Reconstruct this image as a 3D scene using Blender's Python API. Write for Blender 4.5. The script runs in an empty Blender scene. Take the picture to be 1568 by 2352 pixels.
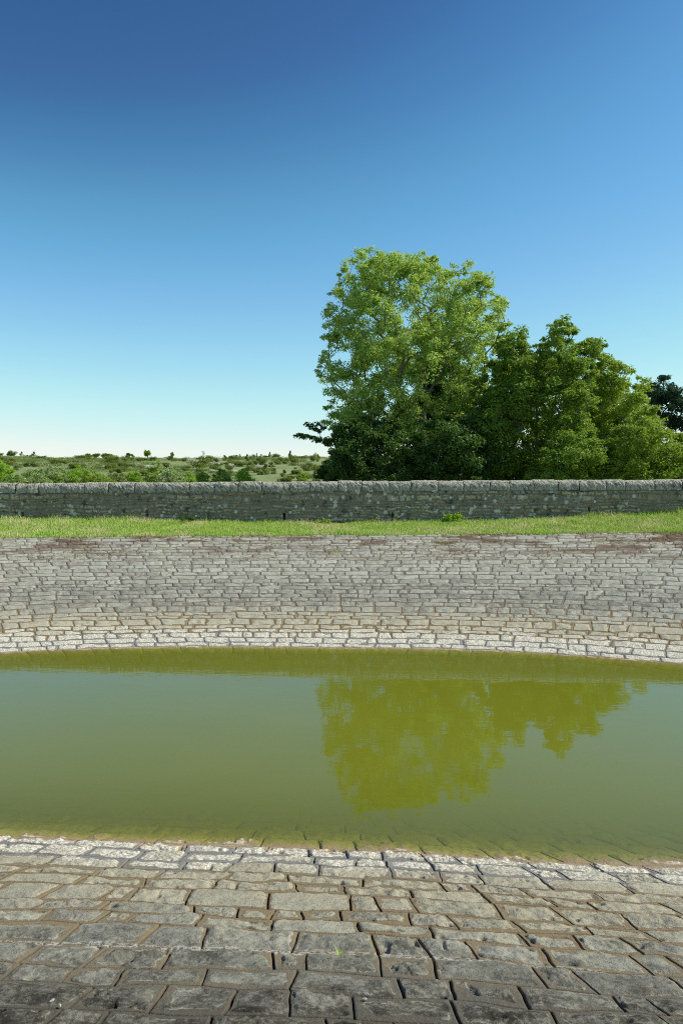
import bpy, math, random
import numpy as np
from mathutils import Vector, Matrix

# ------------------------------------------------------------------ camera, sky, sun, exposure
SC = bpy.context.scene
COL = SC.collection
EYE = 2.8                      # the eye is 2.8 m above the water (z = 0)
PITCH = math.radians(2.07)
cam_d = bpy.data.cameras.new('camera'); cam = bpy.data.objects.new('camera', cam_d); COL.objects.link(cam)
cam_d.sensor_fit = 'VERTICAL'; cam_d.sensor_height = 36; cam_d.sensor_width = 24; cam_d.lens = 28
cam_d.clip_start = 0.05; cam_d.clip_end = 12000
cam.location = (0, 0, EYE); cam.rotation_euler = (math.pi/2 - PITCH, 0, 0)
SC.camera = cam

SUN_EL = math.radians(47); SUN_AZ = math.radians(90)      # azimuth clockwise from +Y (straight ahead) to the right
SX = math.sin(SUN_AZ)*math.cos(SUN_EL); SY = math.cos(SUN_AZ)*math.cos(SUN_EL); SZ = math.sin(SUN_EL)
sun_d = bpy.data.lights.new('sun', 'SUN'); sun = bpy.data.objects.new('sun', sun_d); COL.objects.link(sun)
sun_d.energy = 4.6; sun_d.angle = math.radians(0.5); sun_d.color = (1.0, 0.965, 0.84)
sun.rotation_euler = Vector((SX, SY, SZ)).to_track_quat('Z', 'Y').to_euler()

SKY_CURVE = [[(0, 0), (.10, .038), (.15, .12), (.20, .22), (.30, .41), (.45, .67), (.6, .9), (1, 1)],
             [(0, 0), (.18, .14), (.20, .20), (.25, .37), (.33, .54), (.42, .72), (.55, .89), (1, 1)],
             [(0, 0), (.32, .34), (.36, .455), (.41, .62), (.46, .75), (.53, .85), (.60, .89), (1, 1)]]
world = bpy.data.worlds.new('World'); SC.world = world; world.use_nodes = True
wn = world.node_tree; wn.nodes.clear()
sky = wn.nodes.new('ShaderNodeTexSky'); sky.sky_type = 'NISHITA'; sky.sun_disc = False
sky.sun_elevation = SUN_EL; sky.sun_rotation = SUN_AZ
sky.altitude = 800; sky.air_density = 1.0; sky.dust_density = 0.6; sky.ozone_density = 1.6
cur = wn.nodes.new('ShaderNodeRGBCurve')
bg = wn.nodes.new('ShaderNodeBackground'); bg.inputs['Strength'].default_value = 0.115
wo = wn.nodes.new('ShaderNodeOutputWorld')
SKYG = 0.10                    # the tone of a deep, dry-air sky: Nishita colour scaled, its contrast raised, then back
def _sc(k):
    v = wn.nodes.new('ShaderNodeVectorMath'); v.operation = 'SCALE'; v.inputs['Scale'].default_value = k; return v
va, vb = _sc(SKYG), _sc(1/0.115)
for ch, pts in enumerate(SKY_CURVE):
    cv = cur.mapping.curves[ch]
    while len(cv.points) < len(pts): cv.points.new(.5, .5)
    for p, q in zip(cv.points, pts): p.location = q
cur.mapping.use_clip = False; cur.mapping.extend = 'EXTRAPOLATED'; cur.mapping.update()
wn.links.new(sky.outputs[0], va.inputs[0]); wn.links.new(va.outputs[0], cur.inputs['Color']); wn.links.new(cur.outputs[0], vb.inputs[0]); wn.links.new(vb.outputs[0], bg.inputs['Color']); wn.links.new(bg.outputs[0], wo.inputs['Surface'])
SC.view_settings.view_transform = 'Standard'; SC.view_settings.look = 'None'
SC.view_settings.exposure = 0.0; SC.view_settings.gamma = 1.0
SC.render.engine = 'CYCLES'
SC.cycles.use_denoising = False; SC.cycles.denoising_prefilter = 'ACCURATE'; SC.cycles.filter_width = 1.0; SC.cycles.sample_clamp_indirect = 4.0
SC.cycles.max_bounces = 6; SC.cycles.transparent_max_bounces = 8; SC.cycles.diffuse_bounces = 3; SC.cycles.transmission_bounces = 3

# ------------------------------------------------------------------ helpers
F = 28/36*2352.0               # focal length in the pixels of the 1568 x 2352 view of the photograph
CP, SP_ = math.cos(PITCH), math.sin(PITCH)
def at(x, y, Y):               # point seen at (x, y) lying Y metres ahead
    a = (x-784)/F; b = (1176-y)/F
    dy = CP + b*SP_; dz = -SP_ + b*CP
    k = Y/dy
    return (a*k, Y, EYE + dz*k)

def sstep(x, a, b):
    t = np.clip((x-a)/(b-a), 0, 1); return t*t*(3-2*t)

def _hash(i, j, k, seed):
    h = (i.astype(np.int64)*374761393 + j.astype(np.int64)*668265263 + k.astype(np.int64)*1274126177 + seed*982451653) & 0xffffffff
    h = ((h ^ (h >> 13))*1274126177) & 0xffffffff
    h = ((h ^ (h >> 16))*2246822519) & 0xffffffff
    h = h ^ (h >> 15)
    return (h & 0xffffff)/float(0xffffff)
def noise(x, y, z=None, seed=0):                 # value noise, 0..1
    x = np.asarray(x, float); y = np.broadcast_to(np.asarray(y, float), x.shape)
    xi = np.floor(x); yi = np.floor(y); fx = x-xi; fy = y-yi
    fx = fx*fx*(3-2*fx); fy = fy*fy*(3-2*fy)
    xi = xi.astype(np.int64); yi = yi.astype(np.int64)
    if z is None:
        zi = np.zeros_like(xi)
        def lay(zi):
            a = _hash(xi, yi, zi, seed)*(1-fx)+_hash(xi+1, yi, zi, seed)*fx
            b = _hash(xi, yi+1, zi, seed)*(1-fx)+_hash(xi+1, yi+1, zi, seed)*fx
            return a*(1-fy)+b*fy
        return lay(zi)
    z = np.broadcast_to(np.asarray(z, float), x.shape); zi = np.floor(z); fz = z-zi; fz = fz*fz*(3-2*fz); zi = zi.astype(np.int64)
    def lay(zi):
        a = _hash(xi, yi, zi, seed)*(1-fx)+_hash(xi+1, yi, zi, seed)*fx
        b = _hash(xi, yi+1, zi, seed)*(1-fx)+_hash(xi+1, yi+1, zi, seed)*fx
        return a*(1-fy)+b*fy
    return lay(zi)*(1-fz)+lay(zi+1)*fz
def fbm(x, y, z=None, seed=0, oct=4, gain=0.5):
    s = 0; a = 1; n = 0
    for o in range(oct):
        m = 2.03**o
        s = s + a*noise(np.asarray(x)*m, np.asarray(y)*m, None if z is None else np.asarray(z)*m, seed+o*17); n += a; a *= gain
    return s/n
def ridged(x, y, seed=0, oct=3):
    s = 0; a = 1; n = 0
    for o in range(oct):
        m = 2.1**o
        s = s + a*(1-np.abs(2*noise(np.asarray(x)*m, np.asarray(y)*m, None, seed+o*31)-1)); n += a; a *= .5
    return s/n

def mesh_np(name, V, faces, mat=None, parent=None, smooth=True, attrs=None, loc=None, link=True):
    """faces: (n,k) array or list of such arrays; attrs: {name: (domain, values)}"""
    if not isinstance(faces, (list, tuple)): faces = [faces]
    faces = [np.asarray(f, np.int32) for f in faces if len(f)]
    me = bpy.data.meshes.new(name)
    V = np.asarray(V, np.float32)
    me.vertices.add(len(V)); me.vertices.foreach_set('co', V.ravel())
    loops = np.concatenate([f.ravel() for f in faces])
    sizes = np.concatenate([np.full(len(f), f.shape[1], np.int32) for f in faces])
    starts = np.concatenate([[0], np.cumsum(sizes)[:-1]]).astype(np.int32)
    me.loops.add(len(loops)); me.loops.foreach_set('vertex_index', loops)
    me.polygons.add(len(sizes)); me.polygons.foreach_set('loop_start', starts)
    me.polygons.foreach_set('use_smooth', np.full(len(sizes), smooth, bool))
    me.update(calc_edges=True)
    for k, (dom, vals) in (attrs or {}).items():
        a = me.attributes.new(k, 'FLOAT', dom); a.data.foreach_set('value', np.asarray(vals, np.float32).ravel())
    if mat: me.materials.append(mat)
    if not link: return me
    o = bpy.data.objects.new(name, me); COL.objects.link(o)
    if parent: o.parent = parent
    if loc: o.location = loc
    return o

def tag(o, label=None, cat=None, group=None, kind=None):
    if label: o['label'] = label
    if cat: o['category'] = cat
    if group: o['group'] = group
    if kind: o['kind'] = kind
    return o
def empty(name, loc):
    o = bpy.data.objects.new(name, None); COL.objects.link(o); o.location = loc; o.empty_display_size = .2; return o

class MeshBag:
    def __init__(s): s.V = []; s.F = {}; s.n = 0; s.T = {}
    def add(s, V, Fc, tint=0.5):
        V = np.asarray(V, float).reshape(-1, 3); Fc = np.asarray(Fc, int)
        s.V.append(V); s.F.setdefault(Fc.shape[1], []).append(Fc+s.n); s.T.setdefault(Fc.shape[1], []).append(np.broadcast_to(tint, (len(Fc),)))
        s.n += len(V)
    def build(s, name, mat, parent=None, smooth=False, link=True):
        ks = sorted(s.F)
        return mesh_np(name, np.concatenate(s.V), [np.concatenate(s.F[k]) for k in ks], mat, parent, smooth,
                       {'tint': ('FACE', np.concatenate([np.concatenate(s.T[k]) for k in ks]))}, link=link)

def grid_faces(n, m):          # n x m vertices -> quads
    i = np.arange(n-1)[:, None]*m + np.arange(m-1)[None, :]
    return np.stack([i, i+m, i+m+1, i+1], -1).reshape(-1, 4)

# ---- node helpers
class NT:
    def __init__(s, name):
        s.m = bpy.data.materials.new(name); s.m.use_nodes = True; s.t = s.m.node_tree; s.t.nodes.clear()
        s.out = s.t.nodes.new('ShaderNodeOutputMaterial')
    def n(s, typ, **kw):
        nd = s.t.nodes.new(typ)
        for k, v in kw.items(): setattr(nd, k, v)
        return nd
    def l(s, a, b): s.t.links.new(a, b)
    def set(s, inp, v):
        if isinstance(v, bpy.types.NodeSocket): s.l(v, inp)
        elif isinstance(v, (tuple, list)) and len(v) == 3 and inp.type == 'RGBA': inp.default_value = (*v, 1)
        else: inp.default_value = v
    def attr(s, name): return s.n('ShaderNodeAttribute', attribute_name=name).outputs['Fac']
    def math(s, op, a, b=0.0, c=None, clamp=False):
        nd = s.n('ShaderNodeMath', operation=op, use_clamp=clamp); s.set(nd.inputs[0], a); s.set(nd.inputs[1], b)
        if c is not None: s.set(nd.inputs[2], c)
        return nd.outputs[0]
    def mix(s, f, a, b, blend='MIX'):
        nd = s.n('ShaderNodeMix', data_type='RGBA', blend_type=blend); s.set(nd.inputs[0], f); s.set(nd.inputs[6], a); s.set(nd.inputs[7], b); return nd.outputs[2]
    def mr(s, v, a, b, c=0.0, d=1.0, smooth=True):
        nd = s.n('ShaderNodeMapRange'); nd.interpolation_type = 'SMOOTHSTEP' if smooth else 'LINEAR'
        s.set(nd.inputs[0], v); s.set(nd.inputs[1], a); s.set(nd.inputs[2], b); s.set(nd.inputs[3], c); s.set(nd.inputs[4], d); return nd.outputs[0]
    def pos(s):
        if not hasattr(s, '_p'): s._p = s.n('ShaderNodeNewGeometry').outputs['Position']
        return s._p
    def obj(s): return s.n('ShaderNodeTexCoord').outputs['Object']
    def z(s):
        if not hasattr(s, '_z'):
            x = s.n('ShaderNodeSeparateXYZ'); s.l(s.pos(), x.inputs[0]); s._x, s._y, s._z = x.outputs
        return s._z
    def scale(s, v, sc):
        nd = s.n('ShaderNodeVectorMath', operation='MULTIPLY'); s.set(nd.inputs[0], v); nd.inputs[1].default_value = sc; return nd.outputs[0]
    def noise(s, v, scale, detail=4, rough=.55, dist=0.0, col=False):
        nd = s.n('ShaderNodeTexNoise'); s.l(v, nd.inputs['Vector']); nd.inputs['Scale'].default_value = scale
        nd.inputs['Detail'].default_value = detail; nd.inputs['Roughness'].default_value = rough; nd.inputs['Distortion'].default_value = dist
        return nd.outputs[1 if col else 0]
    def voro(s, v, scale, feature='F1', rnd=1.0, out='Distance'):
        nd = s.n('ShaderNodeTexVoronoi', feature=feature); s.l(v, nd.inputs['Vector']); nd.inputs['Scale'].default_value = scale
        nd.inputs['Randomness'].default_value = rnd; return nd.outputs[out]
    def bump(s, h, strength=.5, dist=.01, nrm=None):
        nd = s.n('ShaderNodeBump'); s.set(nd.inputs['Height'], h); nd.inputs['Strength'].default_value = strength; nd.inputs['Distance'].default_value = dist
        if nrm: s.l(nrm, nd.inputs['Normal'])
        return nd.outputs[0]
    def pbsdf(s, col, rough=.9, nrm=None, spec=.3):
        p = s.n('ShaderNodeBsdfPrincipled'); s.set(p.inputs['Base Color'], col); s.set(p.inputs['Roughness'], rough)
        p.inputs['Specular IOR Level'].default_value = spec
        if nrm: s.l(nrm, p.inputs['Normal'])
        s.l(p.outputs[0], s.out.inputs['Surface']); return p

# ------------------------------------------------------------------ materials
def mat_paving():
    m = NT('weathered_limestone_paving'); P = m.pos(); Z = m.z()
    st = m.attr('stone'); rn = m.attr('rnd'); gr = m.attr('groove'); dk = m.attr('dark'); up = m.attr('upper')
    n1 = m.noise(P, 9, 6, .62); n2 = m.noise(P, 45, 5, .65); n3 = m.noise(P, 1.3, 3, .5); n4 = m.noise(P, 3.6, 4, .6, .4); nf = m.noise(P, 190, 3, .6)
    stc = m.mr(m.math('ADD', st, m.math('MULTIPLY', m.math('SUBTRACT', n2, .5), .5)), .38, .62)
    zz = m.math('ADD', Z, m.math('ADD', m.math('MULTIPLY', m.math('SUBTRACT', n3, .5), .16), m.math('MULTIPLY', m.math('SUBTRACT', n1, .5), .05)))
    # dry grey stone
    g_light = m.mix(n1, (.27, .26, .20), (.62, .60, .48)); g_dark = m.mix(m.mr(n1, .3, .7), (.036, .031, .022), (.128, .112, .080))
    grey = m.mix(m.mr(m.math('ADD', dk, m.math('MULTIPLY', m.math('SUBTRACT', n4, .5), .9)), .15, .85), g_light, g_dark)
    grey = m.mix(m.mr(m.math('ADD', n2, m.math('MULTIPLY', n1, .6)), .74, .95, 0, .55), grey, m.mix(dk, (.62, .60, .52), (.23, .21, .165)))
    grey = m.mix(m.mr(n2, .44, .30, 0, .6), grey, (.06, .06, .058))
    grey = m.mix(m.mr(rn, 0, 1, 0, .8, False), grey, m.mix(1, grey, (.62, .61, .60), 'MULTIPLY'))
    # stone just above the water: bleached, then cream
    white = m.mix(m.mr(n2, .40, .60), (.38, .33, .24), (.82, .77, .64))
    cream = m.mix(n1, m.mix(dk, (.30, .265, .18), (.19, .165, .11)), m.mix(dk, (.66, .60, .44), (.44, .39, .27))); cream = m.mix(m.mr(n2, .5, .3, 0, .5), cream, (.14, .13, .11))
    zr = m.math('ADD', zz, m.math('MULTIPLY', m.math('SUBTRACT', rn, .5), .05))
    
    wz = m.math('ADD', zr, m.math('MULTIPLY', m.math('SUBTRACT', dk, .37), .28)); sc = m.mix(m.mr(wz, .045, .135), white, cream); sc = m.mix(m.mr(zr, .20, .38), sc, grey)
    # small dark pits, more on some stones than on others; scuffed pale arrises
    pits = m.math('MULTIPLY', m.mr(m.voro(P, 62), .20, .10), m.mr(m.math('ADD', m.math('MULTIPLY', rn, .4), m.noise(P, 7, 3)), .62, .78)); sc = m.mix(m.math('MULTIPLY', pits, .75), sc, (.03, .028, .022))
    rimm = m.math('MULTIPLY', m.mr(stc, .35, .7), m.mr(st, .995, .80)); sc = m.mix(m.math('MULTIPLY', rimm, m.mr(n1, .42, .6, 0, .55)), sc, m.mix(dk, (.62, .6, .5), (.30, .29, .24)))
    # mortar
    mg = m.mix(n2, (.18, .165, .145), (.34, .32, .29)); mb = m.mix(m.math('MULTIPLY', m.math('ADD', n2, nf), .5), (.15, .11, .06), (.36, .275, .165)); mu = m.mix(m.math('MULTIPLY', m.math('ADD', n2, nf), .5), (.018, .015, .009), (.135, .115, .078))
    mu = m.mix(dk, m.mix(n2, (.19, .165, .135), (.33, .30, .25)), mu)
    mc = m.mix(m.mr(zz, .06, .14), mg, mb); mc = m.mix(m.mr(m.math('ADD', zz, m.math('MULTIPLY', m.math('SUBTRACT', n4, .5), .35)), .27, .52), mc, mu)
    mc = m.mix(m.mr(nf, .64, .75, 0, .7), mc, (.5, .45, .36))
    col = m.mix(stc, mc, sc)
    # lime bled out of one joint
    lime = m.math('MULTIPLY', m.attr('lime'), m.mr(n2, .42, .56)); col = m.mix(lime, col, (.58, .55, .48))
    # brown moss and light crust near the rim
    moss = m.math('MULTIPLY', m.mr(m.math('ADD', m.math('MULTIPLY', m.noise(m.scale(P, (.8, 1.8, 1)), 1.1, 5, .65), 1.0), m.math('MULTIPLY', n2, .35)), .665, .77), up)
    col = m.mix(m.math('MULTIPLY', moss, .9), col, m.mix(n2, (.06, .03, .02), (.20, .12, .07)))
    # white and yellow lichen specks
    lv = m.math('MULTIPLY', m.mr(m.voro(P, 26), .11, .06), m.mr(m.noise(P, 2.3, 2), .52, .6)); col = m.mix(m.math('MULTIPLY', m.math('MULTIPLY', lv, m.mr(zz, .45, .7)), .75), col, (.6, .6, .56))
    # under water: algae; at the edge: orange silt
    alg = m.mix(n1, (.28, .25, .04), (.64, .58, .15)); silt = m.mix(n2, (.30, .20, .10), (.62, .46, .30))
    wet = m.mr(m.math('ADD', Z, m.math('MULTIPLY', m.math('SUBTRACT', n1, .5), .03)), .012, -.004)
    algf = m.mr(m.math('ADD', Z, m.math('MULTIPLY', m.math('SUBTRACT', n1, .5), .06)), 0.0, -.03)
    col = m.mix(wet, col, m.mix(algf, silt, alg))
    col = m.mix(m.math('MULTIPLY', gr, m.math('SUBTRACT', .88, m.math('MULTIPLY', wet, .35))), col, m.mix(dk, (.075, .055, .032), (.022, .018, .013)))
    b = m.bump(m.math('ADD', n2, m.math('MULTIPLY', nf, .6)), .9, .012)
    m.pbsdf(col, .93, b, .2); return m.m

def mat_ground():
    m = NT('grassland'); P = m.pos(); Z = m.z(); Y = m._y
    n1 = m.noise(P, .05, 5, .6); n2 = m.noise(P, .9, 6, .7); n3 = m.noise(P, 14, 4, .7); n4 = m.noise(P, .22, 6, .7)
    near = m.mix(n3, (.10, .14, .03), (.26, .30, .09))
    hill = m.mix(m.mr(n4, .3, .7), (.14, .20, .055), (.26, .31, .12))
    hill = m.mix(m.mr(n2, .45, .62, 0, .6), hill, (.31, .31, .17))
    hill = m.mix(m.mr(n2, .42, .3, 0, .6), hill, (.065, .09, .035))
    pw = m.noise(m.scale(P, (.35, 1.3, 1)), .09, 4, .6)
    rock = m.math('MULTIPLY', m.mr(pw, .52, .6), m.mr(m.noise(P, 1.7, 4, .7), .5, .6))
    hill = m.mix(m.math('MULTIPLY', rock, .7), hill, (.42, .41, .38))
    col = m.mix(m.mr(Y, 40, 70), near, hill)
    m.pbsdf(col, .95, m.bump(n3, .5, .05), .15); return m.m

def mat_leaf(name, c0, c1, tr, gloss=.35, sc=1.2, flower=None, mixt=.42):
    m = NT(name); t = m.attr('tint'); P = m.pos()
    n = m.noise(P, sc, 3, .6)
    col = m.mix(m.math('MULTIPLY', m.math('ADD', t, m.mr(n, .3, .7)), .5), c0, c1)
    trc = m.mix(t, tuple(.75*v for v in tr), tr)
    if flower:
        f = m.mr(t, flower[1], flower[1]+.01); col = m.mix(f, col, flower[0]); trc = m.mix(f, trc, tuple(.6*v for v in flower[0]))
    p = m.n('ShaderNodeBsdfPrincipled'); m.set(p.inputs['Base Color'], col); p.inputs['Roughness'].default_value = gloss; p.inputs['Specular IOR Level'].default_value = .4
    tl = m.n('ShaderNodeBsdfTranslucent'); m.set(tl.inputs[0], trc)
    mx = m.n('ShaderNodeMixShader'); mx.inputs[0].default_value = mixt; m.l(p.outputs[0], mx.inputs[1]); m.l(tl.outputs[0], mx.inputs[2]); m.l(mx.outputs[0], m.out.inputs['Surface'])
    return m.m

def mat_bark():
    m = NT('bark'); P = m.pos(); n = m.noise(m.scale(P, (1, 1, .35)), 9, 4, .7)
    m.pbsdf(m.mix(n, (.07, .062, .045), (.36, .33, .26)), .9, m.bump(n, .6, .02), .2); return m.m

def mat_wall():
    m = NT('rubble_masonry'); P = m.pos(); Z = m.z()
    st = m.attr('stone'); rn = m.attr('rnd'); n1 = m.noise(P, 5, 6, .65); n2 = m.noise(P, 28, 5, .7); n3 = m.noise(P, .8, 4, .6)
    rn = m.mr(rn, .15, .85, 0, 1, False); stc = m.mix(m.mr(n2, .32, .68), m.mix(rn, (.20, .165, .10), (.30, .24, .15)), m.mix(rn, (.48, .44, .34), (.85, .77, .57)))
    moc = m.mix(n1, (.10, .085, .06), (.36, .31, .22))
    col = m.mix(m.math('MULTIPLY', st, m.mr(n3, .35, .6, .6, 1)), moc, stc)
    col = m.mix(m.mr(n1, .44, .34, 0, .75), col, (.045, .046, .042))
    rust = m.math('MULTIPLY', m.mr(m.noise(P, .9, 4, .7), .63, .72), m.mr(n2, .4, .6)); col = m.mix(m.math('MULTIPLY', rust, .5), col, (.30, .17, .06))
    # round pale lichens of two sizes, thick in places
    d = m.noise(P, 30, 2, .5, 0, True)
    wp = m.n('ShaderNodeVectorMath', operation='ADD'); m.l(P, wp.inputs[0]); m.l(m.scale(d, (.03, .03, .03)), wp.inputs[1]); W = wp.outputs[0]
    l1 = m.math('MULTIPLY', m.mr(m.math('SUBTRACT', m.voro(W, 5), m.math('MULTIPLY', m.noise(P, 2.7, 2), .34)), .10, .05), m.mr(m.noise(P, .55, 3), .42, .56))
    l2 = m.mr(m.math('SUBTRACT', m.voro(W, 15), m.math('MULTIPLY', m.noise(P, 6.1, 2), .32)), .08, .03)
    col = m.mix(m.math('MULTIPLY', m.math('MAXIMUM', l1, m.math('MULTIPLY', l2, m.mr(m.noise(P, 1.6, 3), .45, .62, .1, .8))), .85), col, m.mix(n2, (.55, .57, .50), (.85, .86, .78)))
    m.pbsdf(col, .95, m.bump(m.math('ADD', n2, n1), .9, .03), .15); return m.m

def mat_coping():
    m = NT('lichened_coping_stone'); P = m.pos(); n1 = m.noise(P, 6, 6, .7); n2 = m.noise(P, 34, 5, .7)
    # tooling that leans along the stone
    tv = m.n('ShaderNodeVectorRotate', rotation_type='AXIS_ANGLE'); m.l(P, tv.inputs[0]); tv.inputs['Axis'].default_value = (0, 1, 0); tv.inputs['Angle'].default_value = .6
    ch = m.noise(m.scale(tv.outputs[0], (1, .25, .2)), 22, 3, .6)
    col = m.mix(m.mr(n2, .3, .7), (.20, .185, .14), (.66, .62, .50))
    col = m.mix(m.mr(n1, .46, .36, 0, .7), col, (.09, .09, .082)); col = m.mix(m.mr(ch, .5, .36, 0, .6), col, (.07, .07, .066))
    col = m.mix(m.mr(m.math('SUBTRACT', m.voro(P, 11), m.math('MULTIPLY', n1, .3)), .08, .03, 0, .7), col, (.55, .56, .52))
    col = m.mix(m.math('MULTIPLY', m.mr(m.noise(P, 1.1, 4, .7), .66, .72), .6), col, (.38, .22, .07))
    m.pbsdf(col, .95, m.bump(m.math('ADD', m.math('MULTIPLY', n2, .6), ch), .9, .04), .15); return m.m

def mat_grass(name, c0, c1, dry):
    m = NT(name); t = m.attr('tint'); P = m.pos(); n = m.noise(P, .9, 4, .6)
    g_ = m.n('ShaderNodeNewGeometry'); va = m.n('ShaderNodeVectorMath', operation='MULTIPLY_ADD'); m.l(g_.outputs['Normal'], va.inputs[0]); va.inputs[1].default_value = (.5, .5, .5); va.inputs[2].default_value = (0, 0, .75)
    vn = m.n('ShaderNodeVectorMath', operation='NORMALIZE'); m.l(va.outputs[0], vn.inputs[0])
    col = m.mix(t, c0, c1); col = m.mix(m.mr(m.math('ADD', m.math('MULTIPLY', t, .35), n), .70, .90), col, dry)
    d = m.n('ShaderNodeBsdfDiffuse'); m.set(d.inputs[0], col); m.l(vn.outputs[0], d.inputs['Normal']); tl = m.n('ShaderNodeBsdfTranslucent'); m.set(tl.inputs[0], m.mix(1, col, (1.5, 1.5, 1.1), 'MULTIPLY'))
    mx = m.n('ShaderNodeMixShader'); mx.inputs[0].default_value = .28; m.l(d.outputs[0], mx.inputs[1]); m.l(tl.outputs[0], mx.inputs[2]); m.l(mx.outputs[0], m.out.inputs['Surface'])
    return m.m

def mat_plain(name, a, b, scale=8, rough=.8):
    m = NT(name); n = m.noise(m.obj(), scale, 4, .6); m.pbsdf(m.mix(n, a, b), rough, m.bump(n, .3, .01)); return m.m

def mat_water():
    m = NT('murky_green_water'); P = m.pos(); dep = m.attr('depth')
    r1 = m.noise(m.scale(P, (1.0, 1.6, 1)), 7.5, 3, .55, .3); r2 = m.noise(m.scale(P, (1, 2.2, 1)), 2.1, 2, .5)
    patch = m.mr(m.noise(P, .35, 2, .5), .35, .65)
    h = m.math('ADD', m.math('MULTIPLY', m.math('MULTIPLY', r1, patch), .5), r2)
    nrm = m.bump(h, .12, .008)
    op = m.math('SUBTRACT', 1.0, m.math('POWER', 2.718, m.math('MULTIPLY', m.math('MAXIMUM', dep, 0.0), -8.5)), clamp=True)
    silt = m.noise(P, .5, 4, .6)
    body = m.mix(silt, (.160, .172, .012), (.190, .196, .018))
    df = m.n('ShaderNodeBsdfDiffuse'); m.set(df.inputs[0], body)
    tr = m.n('ShaderNodeBsdfTransparent'); m.set(tr.inputs[0], m.mix(m.mr(dep, 0, .08), (.98, .98, .93), (.85, .88, .45)))
    b1 = m.n('ShaderNodeMixShader'); m.set(b1.inputs[0], op); m.l(tr.outputs[0], b1.inputs[1]); m.l(df.outputs[0], b1.inputs[2])
    gl = m.n('ShaderNodeBsdfGlossy'); gl.inputs['Roughness'].default_value = .015; gl.inputs[0].default_value = (.62, .85, 1, 1); m.l(nrm, gl.inputs['Normal'])
    fr = m.n('ShaderNodeFresnel'); fr.inputs[0].default_value = 1.33; m.l(nrm, fr.inputs['Normal'])
    b2 = m.n('ShaderNodeMixShader'); m.l(fr.outputs[0], b2.inputs[0]); m.l(b1.outputs[0], b2.inputs[1]); m.l(gl.outputs[0], b2.inputs[2])
    m.l(b2.outputs[0], m.out.inputs['Surface']); return m.m

M_PAVE = mat_paving(); M_GROUND = mat_ground(); M_WATER = mat_water(); M_WALL = mat_wall(); M_COPE = mat_coping(); M_BARK = mat_bark()
M_ASH = mat_leaf('ash_leaves', (.16, .25, .04), (.46, .59, .17), (.74, .96, .16), .42, 1.2, None, .42)
M_MAPLE = mat_leaf('maple_leaves', (.08, .145, .02), (.28, .39, .055), (.46, .68, .05), .45, 1.2, None, .34)
M_DARK = mat_leaf('dark_leaves', (.03, .075, .018), (.10, .175, .035), (.20, .38, .04), .45, 1.2, None, .33)
M_BLUE = mat_leaf('blue_green_leaves', (.02, .055, .03), (.06, .11, .055), (.05, .13, .05), .42)
M_LIGHT = mat_leaf('pale_shrub_leaves', (.14, .21, .02), (.36, .47, .065), (.55, .74, .06), .5, 1.2, None, .35)
M_HAW = mat_leaf('flowering_hawthorn_leaves', (.12, .21, .03), (.28, .38, .09), (.5, .7, .09), .5, 1.2, ((.85, .86, .70), .68))
M_BRIGHT = mat_leaf('bright_bush_leaves', (.16, .28, .02), (.32, .50, .05), (.60, .85, .06), .5)
M_JUN = mat_leaf('juniper_needles', (.12, .16, .03), (.33, .38, .09), (.38, .48, .07), .6, .6, None, .25)
M_SCRUB = mat_leaf('scrub_leaves', (.10, .15, .03), (.28, .34, .09), (.3, .4, .08), .6, .6, None, .25)
M_GRASS = mat_grass('grass_blades', (.28, .44, .06), (.56, .74, .18), (.80, .72, .42))
M_STRAW = mat_grass('dry_straw', (.30, .24, .14), (.50, .42, .27), (.42, .34, .2))
M_ROCK = mat_plain('pale_limestone', (.22, .21, .19), (.55, .54, .50), 1.5, .95)

# ------------------------------------------------------------------ the shape of the pond
CX, CY = -0.4, 9.7
WC = np.array([(0.1, 5.98), (2.5, 5.72), (5.4, 5.85), (8.0, 7.3), (8.7, 9.4), (7.6, 11.1), (5.3, 12.28), (2.7, 13.22), (-0.2, 13.50), (-3.0, 13.55), (-5.8, 13.0), (-8.9, 11.3), (-9.6, 9.0), (-7.9, 7.3), (-5.1, 6.5), (-2.5, 6.2)])
RC = np.array([(0.3, -1.0, 1.4), (4.6, -1.3, 1.4), (10, 0.2, 1.4), (15, 4, 1.4), (16.5, 10, 1.4), (14, 16, 1.45), (9.0, 20.0, 1.54), (4.5, 20.4, 1.50), (-.2, 20.7, 1.45), (-5, 20.5, 1.43), (-9.6, 20.05, 1.40), (-15.5, 16.0, 1.4), (-17.5, 9.5, 1.4), (-15, 3, 1.4), (-9, -.2, 1.4), (-4.3, -.8, 1.4)])
NCP = len(WC)
def crom(C, t):                # closed Catmull-Rom, t in control-point units
    t = np.asarray(t, float) % NCP; i = np.floor(t).astype(int); f = (t-i)[..., None]
    p0, p1, p2, p3 = C[(i-1) % NCP], C[i % NCP], C[(i+1) % NCP], C[(i+2) % NCP]
    return .5*((2*p1)+(-p0+p2)*f+(2*p0-5*p1+4*p2-p3)*f**2+(-p0+3*p1-3*p2+p3)*f**3)
def bank(t, s):                # s: 0 waterline, 1 rim, negative under water (-1 = middle of the pond)
    t = np.asarray(t, float); s = np.asarray(s, float)
    W = crom(WC, t); R = crom(RC, t)
    up = np.maximum(s, 0)[..., None]; dn = np.maximum(-s, 0)[..., None]
    xy = W + (R[..., :2]-W)*up
    C = np.stack([CX+(W[..., 0]-CX)*.45, np.full_like(W[..., 0], CY)], -1)
    xy = xy + (C-W)*np.minimum(dn, 1)
    z = R[..., 2]*np.maximum(s, 0)**1.04 - .78*(1-np.exp(-1.05*np.maximum(-s, 0)))*1.0
    return np.concatenate([xy, z[..., None]], -1)

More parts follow.
